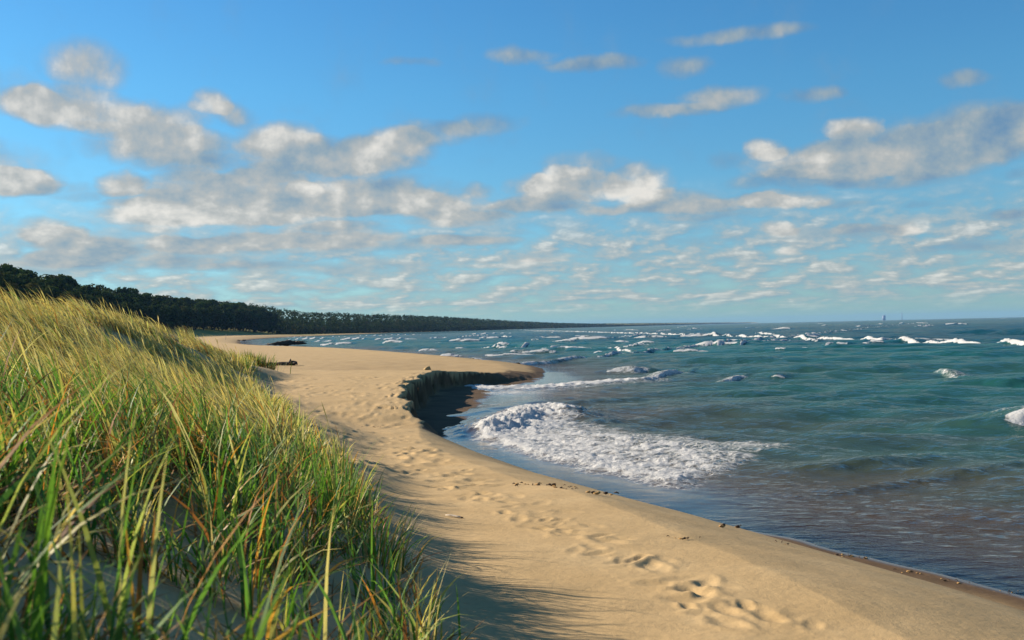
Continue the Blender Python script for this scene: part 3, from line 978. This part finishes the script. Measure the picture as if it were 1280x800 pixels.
def tussocks(r0, r1, per_m2, a0=-52, a1=6):
    A = .5 * (r1 * r1 - r0 * r0) * R(a1 - a0)
    n = int(A * per_m2)
    r = np.sqrt(rg.uniform(r0 * r0, r1 * r1, n)); a = np.radians(rg.uniform(a0, a1, n))
    x, y = r * np.sin(a), r * np.cos(a)
    ok = inside(x, y, GRASS_POLY)
    d, _ = poly_dist(x, y, GRASS_EDGE)
    p = .62 + 1.5 * fbm(x * .8, y * .8, 3, 501) + .6 * fbm(x * .16, y * .16, 2, 505)
    p = np.clip(p, .12, 1) * np.clip(.5 + d / .7, 0, 1)
    for hx_, hy_, hr, hr2 in HOLLOWS:
        p = p * sstep(np.sqrt(((x - hx_) / hr) ** 2 + ((y - hy_) / hr2) ** 2), .75, 1.3)
    ok &= rg.uniform(0, 1, n) < p
    return x[ok], y[ok], d[ok]


WIND = math.atan2(-1.0, -.15)
parts = []
ZONES = [(1.0, 4.0, 74, 13, 6, .012), (4.0, 10, 54, 13, 6, .013), (10, 25, 21, 12, 5, .017), (25, 62, 9, 11, 4, .026)]
for zi, (r0, r1, den, per, segs, wid) in enumerate(ZONES):
    x, y, d = tussocks(r0, r1, den)
    n = len(x)
    k = rg.integers(max(2, per - 4), per + 5, n)
    ti = np.repeat(np.arange(n), k)
    N = len(ti)
    rx = x[ti] + rg.normal(0, .045 + .02 * zi, N); ry = y[ti] + rg.normal(0, .045 + .02 * zi, N)
    rz = ground_z(rx, ry) - .02
    root = np.stack([rx, ry, rz], -1)
    dist = np.hypot(rx, ry)
    tl = rg.uniform(.6, 1.3, n)[ti]
    L = rg.uniform(.34, .80, N) * tl * (1 + .06 * (zi >= 2))
    edge_ = 1 - sstep(d[ti], .1, 1.4)
    L *= 1 - .25 * edge_
    w = wid * rg.uniform(.6, 1.25, N)
    ta = rg.uniform(-math.pi, math.pi, n)[ti]
    # prevailing wind sweeps the tops to the left; the tufts on the edge splay outwards
    wind = np.clip(.35 + .55 * sstep(dist, 5, 14) - .5 * edge_, 0, .95)
    jit = rg.normal(0, .65, N)
    ax = np.sin(WIND) * wind + (1 - wind) * np.sin(ta + rg.normal(0, .9, N)) + .35 * edge_
    ay = np.cos(WIND) * wind + (1 - wind) * np.cos(ta + rg.normal(0, .9, N)) - .1 * edge_
    azb = np.arctan2(ax, ay) + jit * (1 - wind * .6)
    ph0 = np.abs(rg.normal(.14, .13, N)) + .12 * wind
    ph1 = ph0 + np.abs(rg.normal(.85, .6, N)) + .45 * wind + .25 * (1 - sstep(dist, 3, 9)) * rg.uniform(0, 1, N)
    straw = np.clip(.09 + .80 * sstep(dist, 6, 16) + .7 * fbm(rx * .45, ry * .45, 3, 521) - .25 * edge_, .03, .9)
    u = rg.uniform(0, 1, N)
    c0 = pick(GREEN, N, rg); c1 = pick(GREEN, N, rg)
    yg = pick(YGREEN, N, rg); st = pick(STRAW, N, rg); de = pick(DEAD, N, rg)
    m1 = (u < straw)[:, None]
    m2 = ((u >= straw) & (u < straw + .22))[:, None]
    m3 = (u > 1 - .15 * (1 - sstep(dist, 5, 16)) - .05)[:, None]
    c0 = np.where(m1, st * .9, np.where(m2, yg, c0)); c1 = np.where(m1, st, np.where(m2, st * .6 + yg * .4, c1 * .8 + yg * .2))
    c0 = np.where(m3, de, c0); c1 = np.where(m3, de, c1)
    tw = rg.normal(0, .5, N)
    ok = dist > 1.05
    f = lambda a_: a_[ok]
    parts.append(blades(f(root), f(L), f(w), f(azb), f(ph0), f(ph1), f(c0), f(c1), segs, f(tw)))
    # dead thatch lying among the stems
    T = int(N * (.85 if zi < 2 else .18))
    i = rg.integers(0, N, T)
    rt = root[i] + np.stack([rg.normal(0, .10, T), rg.normal(0, .10, T), rg.uniform(-.005, .03, T)], -1)
    dk = pick(DEAD, T, rg) * rg.uniform(.35, 1.0, (T, 1))
    parts.append(blades(rt, rg.uniform(.15, .42, T), w[i] * .8, rg.uniform(-3.14, 3.14, T), rg.uniform(.5, 1.3, T), rg.uniform(1.2, 1.9, T), dk, dk * .9 + pick(STRAW, T, rg) * .25, max(3, segs - 2), rg.normal(0, .5, T)))
    # flowering stalks
    S_ = int(n * (.05 if zi < 2 else .10))
    i = rg.integers(0, n, S_)
    rt = np.stack([x[i], y[i], ground_z(x[i], y[i])], -1)
    sc_ = pick(STRAW, S_, rg)
    ok = np.hypot(x[i], y[i]) > 2.2
    parts.append(tuple(blades(rt[ok], rg.uniform(.65, .98, ok.sum()), np.full(ok.sum(), wid * 1.25), np.full(ok.sum(), WIND) + rg.normal(0, .5, ok.sum()), rg.uniform(.05, .25, ok.sum()), rg.uniform(.3, .75, ok.sum()),
                              sc_[ok] * .85, sc_[ok], 8, rg.normal(0, .4, ok.sum()), seed=True)))
v, q, c = join(parts)
grass = obj('beach_grass', np_mesh('beach_grass', v, q, cols={'tint': c}), M_GRASS)
tag(grass, 'wind-swept green and straw-coloured beach grass covering the foredune', 'grass', kind='stuff')
print('grass quads', len(q))


def tussock(name, x, y, n, L0, L1, width, spread, lean, label, green=.7, rad=.1, segs=6, dark=1.0):
    z = float(ground_z([x], [y])[0])
    a = rg.uniform(-math.pi, math.pi, n)
    rr_ = np.abs(rg.normal(0, rad, n))
    root = np.stack([rr_ * np.sin(a), rr_ * np.cos(a), np.full(n, -.02)], -1)
    gz_ = ground_z(root[:, 0] + x, root[:, 1] + y) - z
    root[:, 2] += gz_
    u = rg.uniform(0, 1, n)[:, None]
    c1 = np.where(u < green, pick(GREEN, n, rg), np.where(u < green + .2, pick(YGREEN, n, rg), pick(DEAD, n, rg)))
    c2 = np.where(u < green, pick(GREEN, n, rg) * .7 + pick(YGREEN, n, rg) * .3, pick(STRAW, n, rg))
    az_ = a + rg.normal(0, .4, n)
    p = blades(root, rg.uniform(L0, L1, n), width * rg.uniform(.7, 1.2, n), az_, np.abs(rg.normal(.1, .1, n)) + lean, np.abs(rg.normal(spread, .35, n)) + lean, c1, c2, segs, rg.normal(0, .4, n))
    T = n // 2
    dk = pick(DEAD, T, rg)
    a = rg.uniform(-math.pi, math.pi, T)
    rt = np.stack([rad * 1.2 * np.sin(a), rad * 1.2 * np.cos(a), np.full(T, .0)], -1)
    rt[:, 2] += ground_z(rt[:, 0] + x, rt[:, 1] + y) - z
    p2 = blades(rt, rg.uniform(L0 * .4, L1 * .7, T), width * .8 * np.ones(T), a, rg.uniform(.5, 1.0, T), rg.uniform(1.4, 2.1, T), dk, dk, segs, rg.normal(0, .4, T))
    v, q, c = join([p, p2])
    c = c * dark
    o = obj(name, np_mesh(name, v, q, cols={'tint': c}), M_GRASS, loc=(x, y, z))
    return tag(o, label, 'grass tussock')


tussock('grass_tussock', -1.36, 7.7, 46, .5, .85, .013, .55, .02, 'green grass tuft standing at the outer right edge of the dune, above bare sand', .75, .11)
tussock('grass_tussock', -1.0, 7.0, 70, .3, .6, .011, 1.2, .15, 'drooping dark tuft of grass leaning out over the sand below the taller tuft', .45, .16)
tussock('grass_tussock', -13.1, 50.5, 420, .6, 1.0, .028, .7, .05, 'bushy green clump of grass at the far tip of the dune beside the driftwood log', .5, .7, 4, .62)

# ------------------------------------------------------------------ trees on the ridge
TOPLINE = [(-300, 296), (-120, 310), (0, 330), (30, 338), (55, 343), (79, 347), (103, 357), (127, 357), (155, 362), (192, 371), (220, 374), (268, 374), (299, 376), (323, 379), (354, 385), (378, 389),
           (440, 392), (480, 393), (530, 395), (561, 396.5), (608, 399.5), (649, 402), (700, 404), (800, 406), (910, 404.5), (1000, 402)]
_tp = np.array(TOPLINE, float)


def top_z(x, y):
    """height of the canopy's skyline above the lake where it stands at x, y"""
    d = Vector((x, y, 0))
    k = FPX / (Vector((x, y, 0)).dot(cam_f))
    px = 640 + Vector((x, y, 0)).dot(cam_r) * k
    py = np.interp(px, _tp[:, 0], _tp[:, 1])
    return at_dist(px, py, y).z, px


LEAF_PAL = [(.030, .055, .018), (.040, .066, .020), (.052, .074, .022), (.026, .048, .022), (.060, .078, .028), (.070, .074, .028)]


def leaf_cloud(centres, radii, n, size, rng, pal, flat=.85):
    """leaf faces spread over and through a set of lobes"""
    i = rng.choice(len(centres), n, p=radii ** 2 / (radii ** 2).sum())
    dv = rng.normal(0, 1, (n, 3)); dv /= np.linalg.norm(dv, axis=1)[:, None]
    rad_ = radii[i] * (1 - np.abs(rng.normal(0, .16, n)))
    c = centres[i] + dv * rad_[:, None] * np.array([1, 1, flat])
    nn = dv + rng.normal(0, .55, (n, 3)); nn /= np.linalg.norm(nn, axis=1)[:, None]
    t = np.cross(nn, rng.normal(0, 1, (n, 3))); t /= np.linalg.norm(t, axis=1)[:, None]
    b = np.cross(nn, t)
    s = size * rng.uniform(.6, 1.3, (n, 1)); s2 = s * rng.uniform(.55, 1, (n, 1))
    v = np.stack([c - t * s - b * s2 * .4, c - b * s2 + t * s * .3, c + t * s + b * s2 * .4, c + b * s2 - t * s * .3], 1).reshape(-1, 3)
    q = np.arange(n * 4).reshape(-1, 4)
    lob = pick(pal, len(centres), rng, .2)
    col = lob[i] * (1 + rng.uniform(-.25, .25, (n, 1)))
    return v, q, np.repeat(col, 4, 0)


def tube(path, radii, sides=7, rng=None, rough=0.0, cap=True):
    """tapered limb along a path"""
    path = np.asarray(path, float); radii = np.asarray(radii, float)
    n = len(path)
    tan = np.gradient(path, axis=0); tan /= np.linalg.norm(tan, axis=1)[:, None] + 1e-9
    ref = np.array([0, 0, 1.0]) if abs(tan[0, 2]) < .8 else np.array([1.0, 0, 0])
    u = np.cross(tan, ref); u /= np.linalg.norm(u, axis=1)[:, None] + 1e-9
    w = np.cross(u, tan)
    a = np.linspace(0, 2 * math.pi, sides, endpoint=False)
    rr_ = radii[:, None] * np.ones((n, sides))
    if rng is not None:
        rr_ *= 1 + rng.normal(0, rough, (n, sides))
    v = path[:, None] + rr_[..., None] * (np.cos(a)[None, :, None] * u[:, None] + np.sin(a)[None, :, None] * w[:, None])
    v = v.reshape(-1, 3)
    i = np.arange(n - 1)[:, None] * sides; j = np.arange(sides)[None]; j2 = (j + 1) % sides
    q = np.stack([i + j, i + j2, i + sides + j2, i + sides + j], -1).reshape(-1, 4)
    tr = []
    if cap:
        v = np.concatenate([v, path[:1], path[-1:]])
        b0, b1 = len(v) - 2, len(v) - 1
        for k in range(sides):
            tr.append((b0, (k + 1) % sides, k)); tr.append((b1, (n - 1) * sides + k, (n - 1) * sides + (k + 1) % sides))
    return v, q, np.array(tr, int).reshape(-1, 3)


def tubes(name, lst, mat, parent=None, loc=None, smooth=True):
    vs, qs, ts = [], [], []
    o = 0
    for v, q, t in lst:
        vs.append(v); qs.append(q + o); ts.append(t + o); o += len(v)
    return obj(name, np_mesh(name, np.concatenate(vs), np.concatenate(qs), np.concatenate(ts), smooth=smooth), mat, parent, loc)


rt_ = np.random.default_rng(23)
protos = []
for vi in range(7):
    # a tree of unit height 16 m at the origin
    H = 16.0
    nl = rt_.integers(18, 24)
    cz = rt_.uniform(2.2, 14.2, nl)
    rw = 5.0 * np.sqrt(np.clip(1 - ((cz - 8.0) / 7.6) ** 2, .05, 1))
    an = rt_.uniform(0, 6.28, nl); rr_ = rw * rt_.uniform(.15, .8, nl)
    cs = np.stack([rr_ * np.cos(an), rr_ * np.sin(an), cz], -1)
    rads = rt_.uniform(1.3, 2.5, nl)
    cs[0] = (0, 0, 14.0); cs[1] = (.4, .2, 10.5); rads[1] = 3.0
    cs[2] = (rt_.normal(0, 1.5), rt_.normal(0, 1.5), 8.2); rads[2] = 3.2
    pal = LEAF_PAL
    v, q, c = leaf_cloud(cs, rads, 2000, .46, rt_, pal)
    root = empty('broadleaf_tree', (0, 0, 0))
    tag(root, 'dark green broadleaf tree in the unbroken wood on the ridge behind the beach', 'tree', 'trees of the wooded ridge')
    obj('crown', np_mesh('crown', v, q, cols={'tint': c}, smooth=False), M_LEAF, root)
    limbs = [tube([(0, 0, -1), (.1, 0, 2), (.2, .1, 5), (.1, .2, 9), (0, 0, 13)], [.34, .28, .24, .16, .05], 8)]
    for cx_, cy_, cz_ in cs[3:9]:
        limbs.append(tube([(.15, .1, max(2.5, cz_ - 3.5)), (cx_ * .5, cy_ * .5, cz_ - 1.4), (cx_ * .9, cy_ * .9, cz_)], [.13, .09, .03], 6))
    tubes('trunk', limbs, M_BARK, root)
    protos.append(root)


def along(line, y):
    l = np.array(line)
    return np.interp(y, l[:, 1], l[:, 0])


spots = []
for row, inl in enumerate([4, 18, 36, 58]):
    yy = 225.0
    while yy < 1130:
        jx_, jy_ = rt_.normal(0, 3), rt_.normal(0, 2.5)
        x_ = along(RIDGE, yy) - inl + jx_
        y_ = yy + jy_
        if -.60 < x_ / y_ < .1:
            spots.append((x_, y_, row))
        yy += (8.0 + 3.5 * row) * (1 if yy < 600 else 1.4)
print('trees', len(spots))
for i, (x_, y_, row) in enumerate(spots):
    zg = float(ground_z([x_], [y_])[0])
    zt, px = top_z(x_, y_)
    want = (zt - zg) * (.80, .96, 1.07, 1.10)[row] * rt_.uniform(.9, 1.06) + (0, 0, .4, .8)[row]
    h = min(max(want, 7.0), 30.0)
    o = protos[i] if i < len(protos) else copy_tree(protos[rt_.integers(0, len(protos))])
    o.location = (x_, y_, zg - .2)
    o.rotation_euler = (0, 0, rt_.uniform(0, 6.28))
    s = h / 16.3
    w = max(s, .8) * rt_.uniform(.95, 1.3)
    o.scale = (w, w, s)

# far part of the wood, where it reads as one mass
vs, qs, cs_ = [], [], []
o_ = 0
for row, inl in enumerate([2, 20, 45, 80, -9]):
    yy = 1135.0
    while yy < 15500:
        st_ = 7.5 + max(0, yy - 1500) * .0042
        x_ = along(RIDGE, yy) - inl * (1 + yy / 6000) + rt_.normal(0, 3)
        y_ = yy + rt_.normal(0, st_ * .3)
        zg = (1.5, 4, 10, 14, .5)[row]
        zt, px = top_z(x_, y_)
        h = max(5.0, (zt - zg) * (.66, .86, 1.03, 1.08, .38)[row] * rt_.uniform(.88, 1.07))
        w = min(6.0 + max(0, yy - 1500) * .0024, 28)
        nl = 5
        cc = np.stack([rt_.normal(0, w * .42, nl), rt_.normal(0, w * .42, nl), rt_.uniform(.35, .86, nl) * h], -1)
        cc[0] = (0, 0, h * .8); cc[1] = (0, 0, h * .4); cc[2, 2] = h * .18; cc[3, 2] = h * .22
        v, q, c = leaf_cloud(cc, np.full(nl, min(w * .62, h * .36)), 90 if yy < 3000 else 50, w * .17, rt_, [(a_ * .75, b_ * .75, c_ * .8) for a_, b_, c_ in LEAF_PAL])
        vs.append(v + np.array([x_, y_, zg])); qs.append(q + o_); cs_.append(c); o_ += len(v)
        yy += st_
wood = obj('distant_wood', np_mesh('distant_wood', np.concatenate(vs), np.concatenate(qs), cols={'tint': np.concatenate(cs_)}, smooth=False), M_LEAF)
tag(wood, 'far dark wood running along the shore to the horizon', 'wood', kind='stuff')


def shrub(px, py, Y, h, w, pal, label):
    p = at_dist(px, py, Y)
    zg = float(ground_z([p.x], [p.y])[0])
    nl = 6
    cc = np.stack([rt_.normal(0, w * .28, nl), rt_.normal(0, w * .28, nl), rt_.uniform(.3, .75, nl) * h], -1)
    v, q, c = leaf_cloud(cc, np.full(nl, min(w * .34, h * .3)), 420, .28, rt_, pal)
    root = empty('shrub', (p.x, p.y, zg))
    obj('foliage', np_mesh('foliage', v, q, cols={'tint': c}, smooth=False), M_LEAF, root)
    tubes('stem', [tube([(0, 0, -.3), (.1, 0, h * .4), (0, .1, h * .7)], [.09, .07, .02], 6), tube([(.1, 0, -.3), (-.5, .2, h * .35), (-.8, .2, h * .6)], [.07, .05, .02], 6)], M_BARK, root)
    tag(root, label, 'shrub')


GREY = [(.14, .15, .08), (.11, .12, .07), (.17, .16, .09)]
RUST = [(.16, .075, .045), (.12, .06, .04), (.19, .10, .05)]
shrub(361, 414, 1120, 8.5, 5.5, GREY, 'pale grey-green shrub standing alone at the foot of the dark wood')
shrub(354, 414, 1125, 6.0, 4.0, GREY, 'lower pale shrub just left of the taller grey-green one before the wood')
shrub(403, 413, 1330, 10, 12, RUST, 'rusty brown bush at the foot of the wood above the distant beach')
shrub(411, 414, 1335, 6, 7, RUST, 'small brown bush beside the larger rusty bush near the wood')

# ------------------------------------------------------------------ driftwood and what lies on the sand
ro = np.random.default_rng(41)


def log_path(n, L, bend, sag, rng):
    t = np.linspace(-.5, .5, n)
    return np.stack([t * L, bend * np.sin(t * 5) + rng.normal(0, .015 * L * .2, n), sag * (t * 2) ** 2], -1)


p = on_ground(344, 457, 40)
zg = float(ground_z([p.x], [p.y])[0])
lg = empty('driftwood_log', (p.x, p.y, zg), R(-4))
pth = log_path(14, 3.1, .10, .07, ro); pth[:, 2] += .07
tubes('trunk', [tube(pth, np.linspace(.15, .20, 14) * (1 + .18 * np.sin(np.arange(14) * 1.7)), 10, ro, .10)], M_DRIFT, lg)
tubes('branch_stub', [tube([(1.15, 0, .12), (1.22, .02, .32), (1.26, .05, .50)], [.13, .09, .03], 7, ro, .1)], M_DRIFT, lg)
tubes('root', [tube([(1.45, 0, .1), (1.7, -.1, .16), (1.86, -.22, .05)], [.17, .12, .04], 7, ro, .1)], M_DRIFT, lg)
tubes('root', [tube([(1.4, .05, .12), (1.62, .2, .24), (1.7, .3, .2)], [.12, .08, .03], 7, ro, .1)], M_DRIFT, lg)
tubes('branch_stub', [tube([(-1.5, 0, .1), (-1.75, .1, .2), (-1.95, .1, .16)], [.12, .08, .03], 7, ro, .1)], M_DRIFT, lg)
tag(lg, 'dark driftwood log with an upturned stub lying on the sand beyond the dune', 'driftwood')

p = on_ground(361, 432.5, 90)
zg = float(ground_z([p.x], [p.y])[0])
st = empty('stranded_tree', (p.x, p.y, max(zg, .05)), R(3))
pth = log_path(16, 9.0, .3, -.25, ro); pth[:, 2] += .75
tubes('trunk', [tube(pth, np.array([.18, .35, .5, .6, .7, .78, .8, .78, .72, .66, .6, (.55), .5, .42, .3, .12]) * .8, 12, ro, .22)], M_DRIFT, st)
rts = []
for k in range(9):
    a = ro.uniform(-1.2, 1.2)
    tubes('root', [tube([(-2.8, 0, .6), (-3.7, math.sin(a) * .9, .5 + math.cos(a * 2) * .25), (-4.9 - ro.uniform(0, .9), math.sin(a) * 1.7, .3 + ro.uniform(-.1, .5))], [.3, .17, .05], 7, ro, .1)], M_DRIFT, st)
tubes('branch', [tube([(2.5, 0, .8), (3.6, .4, 1.1), (4.6, .9, 1.0)], [.22, .13, .04], 7, ro, .1)], M_DRIFT, st)
tubes('branch', [tube([(1.5, 0, .9), (2.6, -.7, 1.2), (3.6, -1.1, .9)], [.2, .12, .04], 7, ro, .1)], M_DRIFT, st)
tag(st, 'long black stranded tree trunk half in the surf at the far waterline', 'driftwood')

# weathered line of wood and wrack further along the beach
for (px, py, L, hh, lab) in [(325, 425.2, 13, .55, 'low dark line of driftwood on the far sand left of the surf'), (302, 426.2, 7, .45, 'short dark driftwood heap near the leaning post'),
                             (372, 423.6, 14, .5, 'far dark driftwood strip along the waterline below the grassy bank')]:
    p = on_ground(px, py, 120)
    zg = float(ground_z([p.x], [p.y])[0])
    e = empty('driftwood_heap', (p.x, p.y, zg))
    for k in range(7):
        x0 = ro.uniform(-L / 2, L / 2); l_ = ro.uniform(.2, .5) * L * .6
        y0 = ro.normal(0, .6); z0 = ro.uniform(.1, hh)
        a = ro.normal(0, .2)
        tubes('log', [tube([(x0 - l_ / 2, y0 - a, z0), (x0, y0, z0 + .15), (x0 + l_ / 2, y0 + a, z0 * .6)], [.12, .26, .1], 7, ro, .12)], M_DRIFT, e)
    tag(e, lab, 'driftwood')

p = on_ground(282, 424.5, 90)
zg = float(ground_z([p.x], [p.y])[0])
post = tubes('leaning_post', [tube([(0, 0, -.4), (.08, 0, .7), (.2, 0, 1.5), (.33, 0, 2.35)], [.10, .095, .085, .07], 9, ro, .05)], M_PALEWOOD, loc=(p.x, p.y, zg))
tag(post, 'pale leaning wooden post standing on the far beach at the end of the dune', 'post')

p = on_ground(567, 648)
zg = float(ground_z([p.x], [p.y])[0])
tw_ = empty('driftwood_twig', (p.x, p.y, zg), R(-38))
tubes('stick', [tube([(-.11, 0, .016), (-.03, .004, .02), (.05, -.004, .017), (.10, .0, .014)], [.006, .011, .009, .008], 8, ro, .06)], M_PALEWOOD, tw_)
tubes('broken_end', [tube([(.10, 0, .014), (.115, .0, .014), (.13, .004, .012)], [.0085, .008, .004], 8, ro, .1)], M_TWIG, tw_)
tag(tw_, 'small pale bleached stick lying on the sand right of the grass', 'stick')


def lump(rng, r, sq=.6):
    import bmesh
    bm = bmesh.new()
    bmesh.ops.create_icosphere(bm, subdivisions=2, radius=1.0)
    for v_ in bm.verts:
        c_ = v_.co
        k_ = 1 + .35 * math.sin(c_.x * 3.1 + rng.uniform(0, 1)) * math.cos(c_.y * 2.7) + rng.normal(0, .08)
        v_.co = c_ * k_
    vv = np.array([v_.co[:] for v_ in bm.verts]); ff = np.array([[v_.index for v_ in f_.verts] for f_ in bm.faces])
    bm.free()
    return vv * r * np.array([1, rng.uniform(.6, 1), sq]), ff


def litter(px, py, w, label, dark=2, n=9):
    w = w * .8
    n = max(2, int(n * .65))
    p = on_ground(px, py, 3.5)
    zg = float(ground_z([p.x], [p.y])[0])
    root = empty('wrack_clump', (p.x, p.y, zg), ro.uniform(-.3, .1) - .35)
    for k in range(n):
        v, f = lump(ro, ro.uniform(.010, .034) * w * (1.0 if k % 3 else 1.3), .32)
        ox, oy = ro.normal(0, .17 * w), ro.normal(0, .05 * w)
        obj('clod', np_mesh('clod', v + np.array([ox, oy, .003]), None, f), M_LITTER, root)
    for k in range(dark + 2):
        a = ro.uniform(0, 6.28); l_ = ro.uniform(.03, .10) * w
        ox, oy = ro.normal(0, .2 * w), ro.normal(0, .07 * w)
        tubes('twig', [tube([(ox, oy, .01), (ox + math.cos(a) * l_ * .5, oy + math.sin(a) * l_ * .5, .02), (ox + math.cos(a) * l_, oy + math.sin(a) * l_, .01)], [.004 * w, .007 * w, .003 * w], 6, ro, .1)], M_TWIG, root)
    for k in range(dark):
        v, f = lump(ro, ro.uniform(.018, .03) * w, .5)
        obj('bark_piece', np_mesh('bark_piece', v + np.array([ro.normal(0, .18 * w), ro.normal(0, .05 * w), .012]), None, f), M_TWIG, root)
    tag(root, label, 'beach wrack')


litter(664, 604, 1.5, 'orange clods of wrack on the sand nearest the white foam of the bore', 3)
litter(692, 606, .8, 'tiny dark scrap of wrack just right of the first orange clods', 2, 4)
litter(737, 619, 1.5, 'orange-brown clods of wrack on the sand beside the end of the foam', 2, 12)
litter(708, 613, .9, 'small dark-topped wrack between two orange heaps near the foam', 2, 6)
litter(899, 656, 1.1, 'orange wrack with two dark bits on the lip of the beach at the brown water', 2, 9)
litter(978, 678, 1.0, 'small dark scrap and yellow crumbs at the waterline in the middle of the beach edge', 1, 8)
litter(1066, 697, 1.2, 'biggest orange-black wrack heap on the edge of the steep beach', 2, 12)
litter(1178, 727, 1.0, 'single dark pebble-like scrap with pale crumbs close to the water on the right', 1, 5)
litter(1130, 716, .9, 'thin line of orange crumbs left of the dark scrap on the right', 0, 10)
litter(858, 673, .7, 'short dark twig scatter on the sand below the waterline wrack', 2, 2)
litter(1258, 741, .9, 'orange crumbs at the water edge furthest along the beach to the right', 1, 9)
litter(300 + 170, 535, .9, 'dark scraps on the trampled sand between the grass and the scarp', 2, 3)

# block of sand breaking off the corner of the scarp
p = on_ground(534, 462, 30)
zg = float(ground_z([p.x], [p.y])[0])
v, f = lump(ro, .27, .7)
ck = obj('sand_block', np_mesh('sand_block', v, None, f), M_SAND, loc=(p.x, p.y, zg + .05))
tag(ck, 'pale rounded block of sand on the top corner of the eroded bank', 'sand block')

# ------------------------------------------------------------------ far across the lake
p = at_dist(1105, 399, 14000)
root = empty('power_station', (p.x, p.y, 0))


def box_mesh(parts_):
    vs, qs = [], []
    o = 0
    for (x0, x1, y0, y1, z0, z1) in parts_:
        vs.append(np.array([(x0, y0, z0), (x1, y0, z0), (x1, y1, z0), (x0, y1, z0), (x0, y0, z1), (x1, y0, z1), (x1, y1, z1), (x0, y1, z1)], float))
        qs.append(np.array([(0, 3, 2, 1), (4, 5, 6, 7), (0, 1, 5, 4), (1, 2, 6, 5), (2, 3, 7, 6), (3, 0, 4, 7)]) + o); o += 8
    return np.concatenate(vs), np.concatenate(qs)


v, q = box_mesh([(-20, 12, -20, 20, -2, 58), (-15, 8, -15, 15, 58.01, 68)])
obj('boiler_house', np_mesh('boiler_house', v, q, smooth=False), M_CONCRETE, root)
tubes('chimney', [tube([(19, 0, -2), (19, 0, 50), (19, 0, 74)], [4, 3.4, 3], 14)], M_CONCRETE, root)
tag(root, 'faint grey tower block standing on the horizon far across the lake', 'power station')
p = at_dist(1127.5, 398.5, 14000)
mast = tubes('chimney_stack', [tube([(0, 0, -2), (0, 0, 60), (0, 0, 105)], [5, 3.6, 2.8], 12)], M_CONCRETE, loc=(p.x, p.y, 0))
tag(mast, 'hair-thin chimney on the horizon right of the faint tower block', 'chimney')

# ------------------------------------------------------------------ the air: far shore fades to blue
HAZE_DENSITY = 3.0e-5
hm = bpy.data.materials.new('haze'); hm.use_nodes = True
ht = NT(hm.node_tree); ht.n.clear()
hv = ht.n.new('ShaderNodeVolumePrincipled')
hv.inputs['Color'].default_value = (.26, .50, .88, 1)
hv.inputs['Density'].default_value = HAZE_DENSITY
hv.inputs['Anisotropy'].default_value = 0.0
ho = ht.n.new('ShaderNodeOutputMaterial')
ht.l.new(hv.outputs[0], ho.inputs['Volume'])
v, q = box_mesh([(-21000, 21000, -21000, 21000, -8, 112)])
hz = obj('haze', np_mesh('haze', v, q, smooth=False), hm)
tag(hz, kind='stuff')
